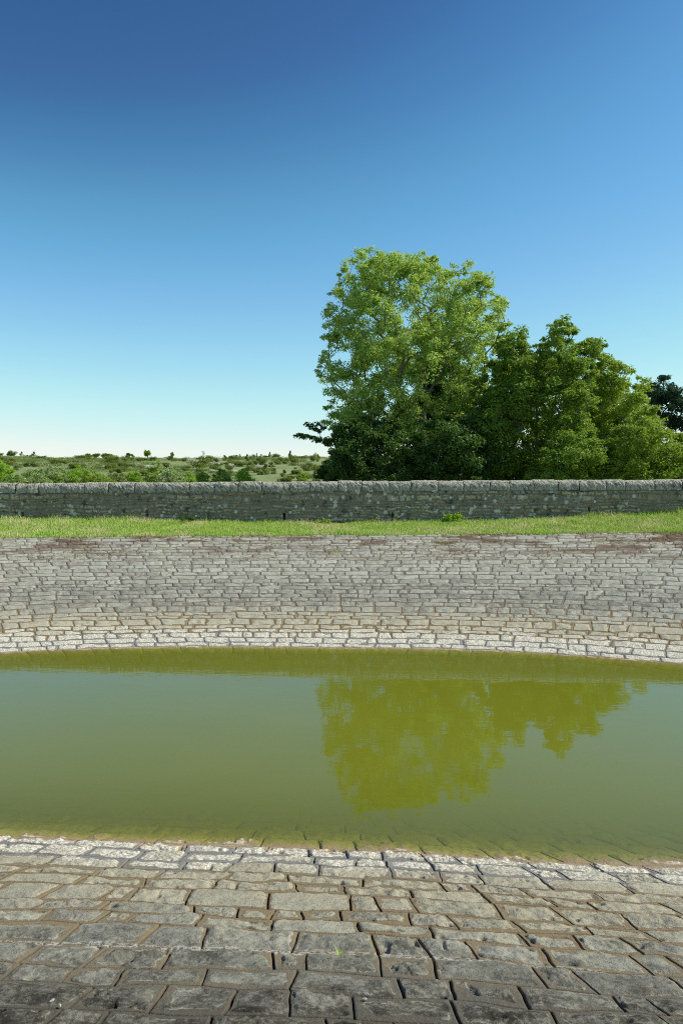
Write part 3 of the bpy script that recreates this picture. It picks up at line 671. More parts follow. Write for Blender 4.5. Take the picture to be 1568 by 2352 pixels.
def make_tree(name, label, cat, poly, D, thick, nclump, per, lsize, mat, stems, seed, group=None, crad=(.4, .75), trunk_r=.16, flat=.62, shell=.5, twigs=0, aspect=2.2, inset=.12, sides=5, tip_r=.012, gap=None, extra=(), lobes=0, lobe_r=1.1, loose=.4):
    rg = np.random.default_rng(seed)
    W = np.array([at(px, py, D) for px, py in poly]); P2 = W[:, [0, 2]]
    gz = float(terrain(np.array([P2[:, 0].mean()]), np.array([D]))[0])
    P2[:, 1] = np.maximum(P2[:, 1], gz+.1)
    lo = P2.min(0); hi = P2.max(0)
    root = empty(name, (at(stems[0], 1100, D)[0], D, gz)); tag(root, label, cat, group); org = np.array(root.location)
    pts = np.zeros((0, 3)); dmax = None; EE = np.zeros(0)
    while len(pts) < nclump:
        x = rg.uniform(lo[0], hi[0], 4000); z = rg.uniform(lo[1], hi[1], 4000)
        k = pip(P2, x, z); x, z = x[k], z[k]; e = edist(P2, x, z)
        if dmax is None: dmax = e.max()
        k = e > inset*rg.uniform(.5, 1.2, len(e)); x, z, e = x[k], z[k], e[k]
        half = thick*np.sqrt(np.clip(e/dmax*1.1, 0, 1)); y = rg.choice([-1, 1], len(x))*half*rg.random(len(x))**shell
        p = np.stack([x, D+y, z, e], -1)
        if gap is not None:
            p = p[fbm(p[:, 0]*gap[0], p[:, 1]*gap[0], p[:, 2]*gap[0], seed, 2) > gap[1]]
        pts = np.concatenate([pts, p[:, :3]]); EE = np.concatenate([EE, p[:, 3]])
    pts = pts[:nclump]; EE = EE[:nclump]
    if len(extra): pts = np.concatenate([pts, [at(a, b, D-d_) for a, b, d_ in extra]]); nclump = len(pts); EE = np.concatenate([EE, np.full(len(extra), .1)])
    if lobes:                  # clumps gathered on the outside of a few big boughs, so each bough has its own lit and shaded side
        lc = pts[:lobes]; le = EE[:lobes]; q = []; qe = []
        keep_ = int(nclump*loose); base_ = pts[lobes:lobes+keep_]; q = list(base_); qe = list(EE[lobes:lobes+keep_])
        while len(q) < nclump:
            i = rg.integers(lobes); R_ = min(lobe_r*rg.uniform(.7, 1.15), le[i]*1.0+.12)
            d = rg.normal(0, 1, 3); d[2] = d[2]*.8+.25; d /= np.linalg.norm(d); c = lc[i]+d*R_*rg.uniform(.72, 1.0)*np.array([1, 1, .8])
            ins = pip(P2, c[:1], c[2:3])[0]; ed = edist(P2, c[:1], c[2:3])[0]
            if not ins and ed > .05: continue
            q.append(c); qe.append(ed if ins else 0.02)
        n0 = len(extra); pts = np.concatenate([np.array(q), pts[-n0:] if n0 else np.zeros((0, 3))]); EE = np.concatenate([qe, EE[-n0:] if n0 else np.zeros(0)]); nclump = len(pts)
    # skeleton
    nodes = []; par = []; plen = []
    bases = [at(s, 1100, D)[0] for s in stems]
    ztop = gz+(hi[1]-gz)*.42
    for bi, bx in enumerate(bases):
        prev = -1; lean = (lo[0]+hi[0])/2-bx
        for q in range(6):
            f = q/5; nodes.append((bx+lean*.25*f+rg.normal(0, .06), D+rg.normal(0, .08)+bi*.3, gz-.1+(ztop-gz)*f)); par.append(prev); plen.append(0 if q == 0 else plen[prev]+(ztop-gz)/5); prev = len(nodes)-1
    order = np.argsort(np.linalg.norm(pts-np.array([np.mean(bases), D, ztop*.7+gz*.3]), axis=1)); tips = []
    cap = nclump*12+200; N = np.zeros((cap, 3)); PL = np.zeros(cap); cnt = len(nodes); N[:cnt] = nodes; PL[:cnt] = plen
    for i in order:
        p = pts[i]; d = np.linalg.norm(N[:cnt]-p, axis=1); pen = np.maximum(N[:cnt, 2]-p[2]+.2, 0)*1.3
        j = int(np.argmin(d+.22*PL[:cnt]+pen)); L = d[j]; ns = max(1, min(8, int(L/.7))); prev = j; a = N[j].copy()
        bend = rg.normal(0, .10*L, 3); bend[2] = abs(bend[2])*1.1
        for q in range(1, ns+1):
            f = q/ns; pos = a+(p-a)*f+bend*math.sin(f*math.pi)*(1 if q < ns else 0)
            if cnt >= cap: break
            N[cnt] = pos; PL[cnt] = PL[prev]+L/ns; par.append(prev); prev = cnt; cnt += 1
        tips.append(prev)
    load = np.zeros(cnt)
    for t_ in tips: load[t_] += 1
    for i in range(cnt-1, -1, -1):
        if par[i] >= 0: load[par[i]] += load[i]
    load = np.maximum(load, 1); rad = tip_r*load**.47; rad *= min(1.6, trunk_r/ max(rad.max(), 1e-6)) if rad.max() > trunk_r else 1
    bag = MeshBag()
    ch = {}
    for i in range(cnt): ch.setdefault(par[i], []).append(i)
    started = [i for i in range(cnt) if par[i] < 0]; stack = started[:]
    while stack:
        i = stack.pop(); chain = [i]
        if par[i] >= 0: chain = [par[i], i]
        cur = i
        while cur in ch:
            c = sorted(ch[cur], key=lambda k: -load[k]); stack += c[1:]; cur = c[0]; chain.append(cur)
        rr = rad[chain].copy(); 
        if par[i] >= 0 and len(rr) > 1: rr[0] = rr[1]
        if len(chain) > 1: tube(bag, N[chain]-org, rr, sides if rr.max() > .03 else 3)
    C = []; OUT = []
    cen = np.array([pts[:, 0].mean(), D, pts[:, 2].mean()])
    for p, ee in zip(pts, EE):
        sc_ = .45+.55*min(1, ee/(1.6*crad[1])); r = rg.uniform(*crad)*sc_; k = int(per*rg.uniform(.6, 1.4)*sc_**1.2); g = rg.normal(0, 1, (k, 3)); g /= np.linalg.norm(g, axis=1)[:, None]; g *= (rg.random(k)**.55)[:, None]*r; g[:, 2] *= flat
        # tufts inside the clump
        C.append(p+g); OUT.append(g/r)
        for _ in range(twigs):
            e = p+g[rg.integers(k)]*.9; tube(bag, np.array([p, (p+e)/2+rg.normal(0, .04, 3), e])-org, [tip_r*.8, tip_r*.6, tip_r*.35], 3)
    C = np.concatenate(C); OUT = np.concatenate(OUT)
    bag.build('trunk', M_BARK, root, True)
    Vl, Fl = leaf_quads(C-org, lsize, rg, aspect, .35, OUT)
    tint = np.clip(rg.random(len(C))*.7+.3*noise(C[:, 0]*.7, C[:, 2]*.7, None, seed), 0, 1)
    mesh_np('crown', Vl, Fl, mat, root, False, {'tint': ('FACE', tint)})
    return root

make_tree('ash_tree', 'tallest tree of the clump, airy pale green ash with visible branches', 'tree',
    [(780, 592), (830, 574), (884, 568), (935, 574), (985, 582), (1012, 602), (1045, 612), (1075, 600), (1105, 632), (1148, 655), (1156, 690), (1168, 735), (1160, 790), (1130, 850), (1105, 930), (1060, 1000), (980, 1040), (860, 1040), (790, 1010), (742, 985), (735, 935), (748, 900), (726, 876), (726, 840), (740, 790), (742, 770), (720, 728), (730, 705), (745, 690), (768, 645), (776, 615)],
    44.5, 4.4, 1200, 78, .20, M_ASH, (957, 985), 1, crad=(.30, .62), trunk_r=.22, twigs=3, aspect=2.8, gap=(.6, .40), lobes=150, lobe_r=.85, loose=.5, tip_r=.018, inset=.15)
make_tree('maple_tree', 'dark dense tree right behind the pale ash crown', 'tree',
    [(1000, 692), (1060, 720), (1110, 800), (1120, 900), (1110, 1135), (850, 1135), (860, 930), (905, 800), (945, 725)],
    50.5, 3.2, 300, 130, .24, M_MAPLE, (1000,), 2, trunk_r=.2, crad=(.5, .9), lobes=34, lobe_r=1.05)
make_tree('maple_tree', 'dark green broad tree with rounded top between the ash and the peaked tree', 'tree',
    [(1150, 775), (1168, 750), (1191, 740), (1221, 755), (1214, 800), (1238, 850), (1240, 950), (1225, 1135), (1060, 1135), (1055, 1000), (1085, 900), (1125, 840)],
    42, 3.0, 480, 130, .19, M_MAPLE, (1150, 1180), 3, trunk_r=.2, shell=.4, lobes=34, lobe_r=1.05)
make_tree('maple_tree', 'peaked mid green tree with a twiggy side branch at its right', 'tree',
    [(1291, 722), (1303, 745), (1335, 750), (1347, 762), (1318, 785), (1338, 792), (1360, 772), (1383, 775), (1388, 802), (1368, 818), (1350, 850), (1362, 930), (1365, 1135), (1225, 1135), (1210, 900), (1222, 800), (1242, 780), (1262, 742)],
    41, 2.8, 460, 125, .18, M_MAPLE, (1290, 1300), 4, trunk_r=.2, crad=(.3, .6), shell=.4, twigs=1, lobes=34, lobe_r=1.05)
make_tree('maple_tree', 'yellowish green tree sloping down right of the peaked tree', 'tree',
    [(1360, 822), (1404, 822), (1433, 828), (1447, 853), (1463, 853), (1484, 872), (1490, 930), (1505, 1000), (1490, 1135), (1340, 1135), (1325, 930), (1335, 850)],
    43.5, 2.8, 440, 120, .18, M_LIGHT, (1410,), 5, trunk_r=.16, crad=(.35, .65), shell=.4, lobes=34, lobe_r=1.05)
make_tree('maple_tree', 'dense dark tree filling in behind the peaked tree and its left neighbour', 'tree',
    [(1130, 860), (1225, 805), (1330, 825), (1440, 875), (1475, 950), (1480, 1135), (1080, 1135)],
    47, 2.6, 400, 120, .22, M_MAPLE, (1260,), 25, trunk_r=.2, crad=(.4, .8), lobes=34, lobe_r=1.05)
make_tree('oak_tree', 'dark blue green tree farther back at the right edge of the clump', 'tree',
    [(1466, 884), (1503, 866), (1530, 858), (1548, 873), (1562, 899), (1570, 963), (1540, 1010), (1520, 1135), (1470, 1135), (1462, 950)],
    60, 3, 230, 120, .25, M_BLUE, (1505,), 6, trunk_r=.2, crad=(.5, .8), gap=(.5, .36), lobes=22, lobe_r=1.1)
make_tree('oak_tree', 'dark tree cut off by the right edge of the photo', 'tree',
    [(1562, 905), (1600, 850), (1680, 840), (1720, 930), (1710, 1135), (1590, 1135), (1570, 1000), (1556, 960)],
    56, 3.2, 170, 120, .25, M_BLUE, (1640,), 7, trunk_r=.2, crad=(.5, .8), lobes=22, lobe_r=1.1)
make_tree('shrub', 'dark hazel shrub left of the ash with one branch reaching left over the wall', 'shrub',
    [(681, 1001), (706, 996), (740, 1006), (770, 985), (830, 945), (905, 955), (950, 1000), (960, 1135), (725, 1135), (722, 1086), (745, 1062), (760, 1040), (735, 1018)],
    41, 2.4, 420, 125, .17, M_DARK, (850, 830), 8, trunk_r=.1, crad=(.2, .55), inset=.12, shell=.4, extra=[(684, 1001, .6), (692, 1000, .6), (699, 1003, .6), (706, 1001, .5), (714, 1004, .5), (722, 1008, .4), (730, 1013, .4), (738, 1010, .3), (745, 1016, .3), (752, 1020, .2), (707, 975, .3), (715, 980, .3), (724, 986, .2), (733, 990, .1), (728, 975, .2), (742, 982, .1)], lobes=34, lobe_r=.8)
make_tree('shrub', 'dark shaded undergrowth shrub at the foot of the ash', 'shrub',
    [(930, 980), (1000, 950), (1090, 955), (1130, 1010), (1150, 1135), (910, 1135)],
    40.5, 2.4, 300, 140, .17, M_DARK, (1020,), 9, trunk_r=.1, shell=.4, lobes=34, lobe_r=.8)
make_tree('shrub', 'dark dense shrub behind the foot of the ash closing off the sky', 'shrub',
    [(770, 960), (900, 900), (1050, 880), (1150, 900), (1180, 1135), (760, 1135)],
    48.5, 2.4, 260, 140, .26, M_DARK, (960,), 19, trunk_r=.1, crad=(.6, .95), lobes=34, lobe_r=.8)
make_tree('shrub', 'mid green shrub in front of the foot of the peaked tree', 'shrub',
    [(1240, 1030), (1290, 985), (1340, 980), (1378, 1010), (1420, 1050), (1432, 1135), (1170, 1135), (1190, 1135)],
    37.5, 1.9, 340, 125, .15, M_MAPLE, (1320,), 10, trunk_r=.08, crad=(.3, .55), shell=.4, lobes=34, lobe_r=.8)
make_tree('shrub', 'pale green shrub thicket at the right edge in front of the dark tree', 'shrub',
    [(1385, 1010), (1440, 960), (1480, 930), (1500, 945), (1530, 985), (1570, 995), (1640, 1000), (1660, 1135), (1400, 1135)],
    37, 2.0, 460, 125, .14, M_LIGHT, (1500, 1560), 11, trunk_r=.08, crad=(.28, .55), gap=(.8, .36), shell=.4, lobes=34, lobe_r=.8)

# bushes just beyond the wall on the left: (x0, x1, top, distance, material, name, label)
def lump(x0, x1, top, bot=1112, n=9, seed=0):
    r = random.Random(seed); pts = []
    for i in range(n+1):
        f = i/n; y = bot-(bot-top)*(math.sin(f*math.pi)**.55)*(1-.16*r.random()); pts.append((x0+(x1-x0)*f, y))
    return pts
NEARB = [(-45, 45, 1052, 36, M_BRIGHT, 'bright green rounded bush at the left edge of the photo behind the wall'),
    (46, 122, 1066, 39, M_HAW, 'hawthorn bush dotted with cream blossom beside the bright bush at the left edge'),
    (96, 164, 1064, 40, M_HAW, 'hawthorn bush thick with cream blossom just behind the left wall'),
    (144, 208, 1069, 41, M_BRIGHT, 'fresh green bush between two dull hawthorns behind the wall'),
    (182, 246, 1073, 40, M_LIGHT, 'dull green low bush right of the fresh green bush'),
    (232, 296, 1082, 43, M_JUN, 'brownish low bush behind the wall left of a yellow green bush'),
    (286, 334, 1080, 41, M_BRIGHT, 'yellow green bush left of the blossoming hawthorn'),
    (330, 384, 1058, 56, M_LIGHT, 'slim green young tree standing above the blossoming hawthorn'),
    (352, 425, 1070, 38, M_HAW, 'widest hawthorn bush white with blossom behind the middle of the left wall'),
    (418, 452, 1080, 41, M_BRIGHT, 'small yellow green bush right of the white hawthorn'),
    (446, 486, 1081, 43, M_LIGHT, 'dull green small bush between two brighter ones'),
    (484, 532, 1070, 45, M_MAPLE, 'mid green tall bush left of the rounded lime green bush'),
    (534, 590, 1075, 42, M_BRIGHT, 'rounded lime green bush behind the wall'),
    (672, 716, 1084, 70, M_LIGHT, 'pale green bush low beside the dark hazel shrub'),
    (6, 66, 1084, 34, M_HAW, 'low pale hawthorn touching the wall top near the left edge'),
    (210, 270, 1090, 36, M_LIGHT, 'lowest green bush peeping over the left wall')]
for i, (x0, x1, top, D, mt, lb) in enumerate(NEARB):
    wm = (x1-x0)/F*D
    make_tree('bush', lb, 'bush', lump(x0-(x1-x0)*.12, x1+(x1-x0)*.12, top-6, 1130, 9, i), D, wm*.42, int(36+wm*16), 95, .10 if D < 50 else .14, mt, ((x0+x1)/2,), 100+i, 'bushes beyond the wall', crad=(.18, .36), trunk_r=.05, inset=.12, shell=.45, tip_r=.008)

# ------------------------------------------------------------------ hillside junipers
def juniper_mesh(kind, seed):
    rg = np.random.default_rng(seed); pts = []
    nb = {'cone': 7, 'round': 8, 'wide': 10}[kind]
    for b in range(nb):
        if kind == 'cone':
            f = rg.random(); c = np.array([rg.normal(0, .20)*(1-f), rg.normal(0, .20)*(1-f), .1+.8*f]); r = np.array([.26, .26, .30])*(1.05-.75*f)
        elif kind == 'round': c = np.array([rg.normal(0, .2), rg.normal(0, .2), rg.uniform(.15, .68)]); r = np.array([.27, .27, .30])*rg.uniform(.7, 1.1)
        else: c = np.array([rg.uniform(-.36, .36), rg.normal(0, .15), rg.uniform(.1, .5)*1.2]); r = np.array([.18, .2, .38])*rg.uniform(.6, 1.15)
        n = 230; g = rg.normal(0, 1, (n, 3)); g /= np.linalg.norm(g, axis=1)[:, None]; g *= (rg.random(n)**.35)[:, None]; pts.append(c+g*r)
    P = np.concatenate(pts); P = P[P[:, 2] > 0]
    V, Fq = leaf_quads(P, .085, rg, 2.0, -.6, None)
    bag = MeshBag(); bag.add(V, Fq, rg.random(len(Fq)))
    return bag.build('juniper_bush', M_JUN, link=False)
PROTO = {k: [juniper_mesh(k, 40+i*3+j) for j in range(4)] for i, k in enumerate(('cone', 'round', 'wide'))}
A3 = lambda L: [(x*.2563, 1004.5+.2563*y, w*.2563, h*.2563, k) for x, y, w, h, k in L]
A4 = lambda L: [(373+x*.2563, 1004.5+.2563*y, w*.2563, h*.2563, k) for x, y, w, h, k in L]
c, r, w = 'cone', 'round', 'wide'
HB = A3([(8, 152, 55, 32, r), (75, 158, 70, 42, w), (118, 158, 75, 56, r), (195, 162, 42, 46, c), (305, 172, 50, 52, c), (345, 190, 95, 34, w), (400, 167, 26, 20, r), (255, 168, 60, 20, w),
    (735, 192, 112, 48, r), (800, 198, 52, 30, r), (851, 204, 30, 30, c), (960, 228, 105, 58, r), (1052, 238, 80, 60, r), (1130, 218, 62, 50, r), (1187, 208, 52, 48, c), (1245, 214, 60, 28, w), (1350, 210, 80, 34, w), (1300, 212, 60, 26, w), (1535, 218, 44, 62, c),
    (90, 256, 95, 62, r), (140, 296, 60, 42, r), (20, 214, 50, 34, r), (280, 262, 120, 36, w), (530, 238, 110, 36, w), (600, 236, 60, 22, w), (990, 288, 95, 62, r), (1070, 276, 85, 48, r), (1160, 272, 95, 36, w), (1105, 306, 70, 30, r), (1290, 280, 90, 34, w), (1500, 275, 80, 34, w), (440, 205, 40, 14, w), (680, 224, 60, 16, w), (910, 282, 70, 20, w), (1040, 320, 90, 40, w), (1290, 345, 90, 50, r), (700, 285, 160, 50, w)])
HB += A4([(90, 215, 62, 62, c), (60, 205, 40, 32, r), (190, 217, 52, 34, r), (135, 212, 50, 20, w), (300, 198, 60, 18, w), (350, 198, 40, 40, c), (330, 272, 150, 62, r), (395, 225, 120, 52, r), (470, 218, 70, 26, w), (470, 292, 90, 54, r), (560, 210, 52, 42, c), (618, 207, 80, 40, r), (694, 190, 24, 48, c), (664, 200, 44, 36, c), (760, 215, 62, 48, c), (738, 190, 40, 26, r), (845, 192, 28, 58, c), (805, 202, 56, 40, r), (885, 182, 36, 38, c), (930, 182, 50, 32, r), (965, 182, 32, 62, c), (1018, 178, 74, 52, r),
    (700, 262, 120, 50, r), (640, 240, 80, 36, w), (780, 258, 80, 44, r), (830, 246, 60, 40, r), (895, 246, 92, 62, r), (1035, 242, 90, 52, r), (1100, 240, 66, 44, r), (972, 248, 38, 30, r), (1145, 206, 56, 66, c), (1185, 190, 66, 34, r), (1230, 190, 70, 30, w), (1180, 252, 105, 56, r), (1275, 152, 46, 22, r), (1293, 188, 56, 34, r), (1350, 216, 60, 66, r), (1395, 220, 44, 56, c), (1290, 300, 105, 66, r), (1345, 296, 54, 44, r), (1395, 290, 84, 40, r),
    (925, 335, 82, 80, c), (1000, 326, 66, 50, r), (855, 316, 84, 44, r), (790, 300, 70, 50, r), (605, 296, 66, 52, r), (1205, 332, 120, 40, w), (1090, 362, 84, 56, c), (1150, 372, 80, 30, w), (1255, 386, 120, 66, r), (1120, 396, 90, 36, w), (1380, 392, 90, 50, r), (1060, 395, 60, 30, w), (980, 264, 60, 16, w), (890, 336, 60, 30, w), (1345, 262, 60, 20, w), (560, 250, 60, 26, w), (1460, 250, 60, 44, r), (1450, 320, 60, 40, r), (620, 345, 80, 44, r), (1190, 282, 36, 14, w), (30, 262, 70, 34, w), (210, 300, 80, 40, r), (330, 330, 100, 50, r)])
SKY_EX = [  # beyond the frame
]
ORD = ['first', 'second', 'third', 'fourth', 'fifth', 'sixth', 'seventh', 'eighth', 'ninth', 'tenth', 'eleventh', 'twelfth', 'thirteenth', 'fourteenth', 'fifteenth', 'sixteenth', 'seventeenth', 'eighteenth', 'nineteenth', 'twentieth'] 
ORD += ['twenty '+q for q in ORD[:9]]+['thirtieth']+['thirty '+q for q in ORD[:9]]+['fortieth']+['forty '+q for q in ORD[:9]]
def band(y): return 'along the bare skyline' if y < 1055.5 else 'on the upper hillside' if y < 1067 else 'on the middle of the hillside' if y < 1082 else 'low on the hillside'
WORD = {'cone': 'pointed olive juniper', 'round': 'rounded olive juniper', 'wide': 'low spreading olive juniper'}
HB.sort(key=lambda q: q[0]); cnts = {}; rj = random.Random(9)
for (x, y, wd, ht, kind) in HB:
    X, Y, Z = on_ground(x, y); key = (band(y), kind); cnts[key] = cnts.get(key, 0)+1
    me = PROTO[kind][rj.randrange(4)]
    o = bpy.data.objects.new('juniper_bush', me); COL.objects.link(o)
    o.location = (X, Y, Z-.05); sx = wd/F*Y*1.3; sz = ht/F*Y*(.95 if y < 1055.5 else 1.4)
    o.scale = (sx/.95, sx/.95*rj.uniform(.8, 1.1), sz); o.rotation_euler = (0, 0, rj.uniform(-.5, .5)+(math.pi if rj.random() < .5 else 0))
    tag(o, '%s %s, %s from the left' % (WORD[kind], band(y), ORD[cnts[key]-1]), 'juniper', 'junipers scattered over the hillside')

def scrub():                   # tussocks and seedling scrub too many to count
    rg = np.random.default_rng(77); n = 5200; Yq = 62+190*rg.random(n)**.8; Xq = rg.uniform(-.52, .12, n)*Yq
    k = (fbm(Xq*.05, Yq*.035, None, 88, 3) > .47); Xq, Yq = Xq[k], Yq[k]; Zq = terrain(Xq, Yq); V = []; n = len(Xq)
    m_ = 26; h = rg.uniform(.15, .55, n)*(.6+Yq/260); c = np.repeat(np.stack([Xq, Yq, Zq], -1), m_, 0); hh = np.repeat(h, m_)
    c = c+rg.normal(0, 1, (n*m_, 3))*np.stack([hh*.9, hh*.9, hh*.25], -1)+np.stack([0*hh, 0*hh, hh*.3], -1)
    Vq, Fq = leaf_quads(c, .26, rg, 1.8, -.3); mesh_ = mesh_np('ground_cover', Vq, Fq, M_SCRUB, smooth=False, attrs={'tint': ('FACE', np.repeat(rg.random(n), m_))})
    tag(mesh_, 'low scrub and grass tussocks covering the hillside', kind='stuff')
scrub()
# limestone outcrops
def outcrop(x, y, wpx, label, seed, n=26):
    rg = np.random.default_rng(seed); X, Y, Z = on_ground(x, y); wm = wpx/F*Y; bag = MeshBag()
    for i in range(n):
        cx = rg.uniform(-.5, .5)*wm; cy = rg.normal(0, 1.2); s = rg.uniform(.18, .55)
        g = rg.normal(0, 1, (10, 3)); g /= np.linalg.norm(g, axis=1)[:, None]
        th = np.linspace(0, 2*math.pi, 7)[:-1]; ringb = np.stack([np.cos(th), np.sin(th)*.8, 0*th], -1); 
        V = np.concatenate([ringb*rg.uniform(.8, 1.2, (6, 1)), ringb*rg.uniform(.45, .95, (6, 1))+np.array([0, 0, 1])*rg.uniform(.5, .9, (6, 1)), [[0, 0, .8]]])*s*np.array([1.4, 1, .8])
        zg = float(terrain(np.array([X+cx]), np.array([Y+cy]))[0])-Z-.1
        k = np.arange(6); k2 = (k+1) % 6; bag.add(V+np.array([cx, cy, zg]), np.stack([k, k2, k2+6, k+6], -1)); bag.F.setdefault(3, []).append(np.stack([k+6, k2+6, np.full(6, 12)], -1)+bag.n-13); bag.T.setdefault(3, []).append(np.full(6, .5))
    o = bag.build('rock_outcrop', M_ROCK); o.location = (X, Y, Z); tag(o, label, 'rock outcrop', 'limestone outcrops on the hillside')
for i, (x, y, wd, lb) in enumerate([(373+265*.2563, 1004.5+211*.2563, 24, 'thin pale rock band left of a big juniper on the hillside'), (373+470*.2563, 1004.5+234*.2563, 28, 'pale limestone ledge in the middle of the hillside between junipers'),
        (373+580*.2563, 1004.5+244*.2563, 22, 'pale limestone ledge right of the longest one'), (373+290*.2563, 1004.5+292*.2563, 22, 'broken white rocks above the white blossoming hawthorn'), (373+430*.2563, 1004.5+300*.2563, 12, 'small white rock pile above the dull green bushes'),
        (1225*.2563, 1004.5+256*.2563, 12, 'small white rocks left of the slim green young tree'), (1310*.2563, 1004.5+258*.2563, 20, 'bright white rocks left beside the slim green young tree'), (373+632*.2563, 1004.5+302*.2563, 9, 'tiny white rock pile above the rounded lime green bush'),
        (690*.2563, 1004.5+240*.2563, 30, 'scattered low stones on the left part of the hillside'), (373+870*.2563, 1004.5+258*.2563, 16, 'scattered low stones on the right part of the hillside')]):
    outcrop(x, y, wd, lb, 300+i, 30 if wd > 15 else 14)

# things on the skyline
Yk = 262.
def sky_tree(x, y0, wpx, hpx, label, name, mat, seed, Yd=258.):
    rg = np.random.default_rng(seed); X = at(x, 1048, Yd)[0]; Z = float(terrain(np.array([X]), np.array([Yd]))[0]); W_ = wpx/F*Yd; H_ = (at(x, y0-hpx, Yd)[2]-Z)
    root = empty(name, (X, Yd, Z)); tag(root, label, 'tree'); bag = MeshBag(); tube(bag, [(0, 0, -.2), (.1, 0, H_*.3), (0, .1, H_*.7)], [.18, .14, .05]); bag.build('trunk', M_BARK, root, True)
    nb = max(6, int(W_)); P = []
    for b in range(nb*2):
        cc = np.array([rg.uniform(-.38, .38)*W_, rg.normal(0, .15*min(W_, 6)), H_*rg.uniform(.12 if name == 'distant_tree' else .35, .8)]); g = rg.normal(0, 1, (90, 3)); g /= np.linalg.norm(g, axis=1)[:, None]
        P.append(cc+g*(rg.random((90, 1))**.4)*np.array([min(W_*.25, 1.5), min(W_*.2, 1.2), H_*.22]))
    P = np.concatenate(P); V, Fq = leaf_quads(P, .42, rg, 2); mesh_np('crown', V, Fq, mat, root, False, {'tint': ('FACE', rg.random(len(Fq)))})
sky_tree(339, 1049, 15, 16, 'lone pale airy tree standing on the hill skyline', 'lone_tree', M_LIGHT, 1)
sky_tree(295, 1044, 9, 4, 'tiny dark tree top on the skyline left of the lone pale tree', 'small_tree', M_DARK, 2)
for i, (x, wd, h) in enumerate([(205, 20, 4.5), (222, 18, 5), (240, 20, 5.5), (250, 14, 5)]):
    sky_tree(x, 1046, wd, h, ['leftmost tree of the dark row on the skyline', 'second tree from the left in the dark skyline row', 'third and tallest tree in the dark skyline row', 'rightmost tree of the dark row on the skyline'][i], 'distant_tree', M_MAPLE, 5+i, 272.)
def mast():
    Yd = 420.; X, _, Zt = at(467, 1036, Yd); Z = float(terrain(np.array([X]), np.array([Yd]))[0]); H = Zt-Z
    root = empty('radio_mast', (X, Yd, Z)); tag(root, 'thin grey radio mast far off on the skyline', 'mast'); b = MeshBag()
    for q in range(3):
        a = q*2.094; tube(b, [(.55*math.cos(a), .55*math.sin(a), -.2), (.25*math.cos(a), .25*math.sin(a), H)], [.10, .07], 4)
    for k in range(12):
        z0 = H*k/12; r0 = .55-.3*k/12; 
        for q in range(3):
            a = q*2.094; a2 = a+2.094; tube(b, [(r0*math.cos(a), r0*math.sin(a), z0), (r0*math.cos(a2), r0*math.sin(a2), z0+H/12)], [.05, .05], 3)
    b.build('lattice', mat_plain('galvanised_steel', (.25, .27, .28), (.35, .37, .38)), root)
    b = MeshBag(); tube(b, [(-.75, 0, H*.93), (-.75, 0, H*.99)], [.22, .22], 8); b.build('antenna', mat_plain('antenna_paint', (.5, .5, .5), (.6, .6, .6)), root); b = MeshBag(); tube(b, [(.7, 0, H*.8), (.7, 0, H*.88)], [.25, .25], 8); b.build('antenna', mat_plain('antenna_paint', (.5, .5, .5), (.6, .6, .6)), root)
mast()

# ------------------------------------------------------------------ small things
def weed(px, py, w, h, n, label, name, mat, seed, lsize):
    Yd = None; rg = np.random.default_rng(seed)
    X0 = at(px, py, 22.6)[0]; Yd = float(wall_y(X0))-.22; X, _, _ = at(px, py, Yd); Z = float(terrain(np.array([X]), np.array([Yd]))[0])
    root = empty(name, (X, Yd, Z)); tag(root, label, 'plant'); b = MeshBag(); C = []
    for i in range(14):
        a = rg.uniform(0, 6.28); rr = rg.random()**.6; tip = np.array([math.cos(a)*w*.5*rr, math.sin(a)*w*.3*rr, h*rg.uniform(.5, 1)*(1.1-.4*rr)])
        tube(b, [(0, 0, 0), tip*.5+np.array([0, 0, .02]), tip], [.006, .005, .003], 4); C.append(tip+rg.normal(0, 1, (n, 3))*np.array([.05, .05, .04]))
    b.build('stem', M_BARK, root, True); V, Fq = leaf_quads(np.concatenate(C), lsize, rg, 1.3, .1)
    mesh_np('leaves', V, Fq, mat, root, False, {'tint': ('FACE', rg.random(len(Fq)))})
weed(1041, 1200, .44, .26, 16, 'bright green leafy weed at the foot of the wall', 'weed_plant', M_BRIGHT, 1, .075)
weed(745, 1203, .5, .12, 10, 'low green weed at the wall foot under the left of the trees', 'weed_plant', M_LIGHT, 2, .06)
weed(862, 1203, .3, .10, 8, 'small green weed at the wall foot right of the low one', 'weed_plant', M_LIGHT, 3, .05)
weed(432, 1203, .5, .16, 8, 'dark coarse tuft at the wall foot on the left', 'weed_plant', M_DARK, 4, .07)

# grass tufts growing from the joints of the banks
def tuft(X, Y, z, h, label, seed, n=26, spread=.05):
    rg = np.random.default_rng(seed); V, q, t, tn = blades(rg.normal(0, spread, n), rg.normal(0, spread*.5, n), np.zeros(n), rg.uniform(.4, 1, n)*h, rg.uniform(.004, .007, n), rg, 1.0)
    o = mesh_np('grass_tuft', V, [t, q], M_GRASS, smooth=False, attrs={'tint': ('FACE', np.tile(tn, 2))}); o.location = (X, Y, z); tag(o, label, 'grass tuft', 'tufts growing in the paving joints')
def bank_at(px, py):           # point of the far or near bank under a view pixel
    t = np.linspace(0, NCP, 3000); best = None
    for s in np.linspace(0, 1, 160):
        P = bank(t, np.full_like(t, s)); dx = P[:, 0]; dy = P[:, 1]; dz = P[:, 2]-EYE
        f = dy*CP-dz*SP_; u = dy*SP_+dz*CP; ok = f > .5; xx = 784+F*dx/np.where(ok, f, 1); yy = 1176-F*u/np.where(ok, f, 1)
        e = np.where(ok, np.hypot(xx-px, yy-py), 1e9); i = int(np.argmin(e))
        if best is None or e[i] < best[0]: best = (e[i], P[i])
    return best[1]
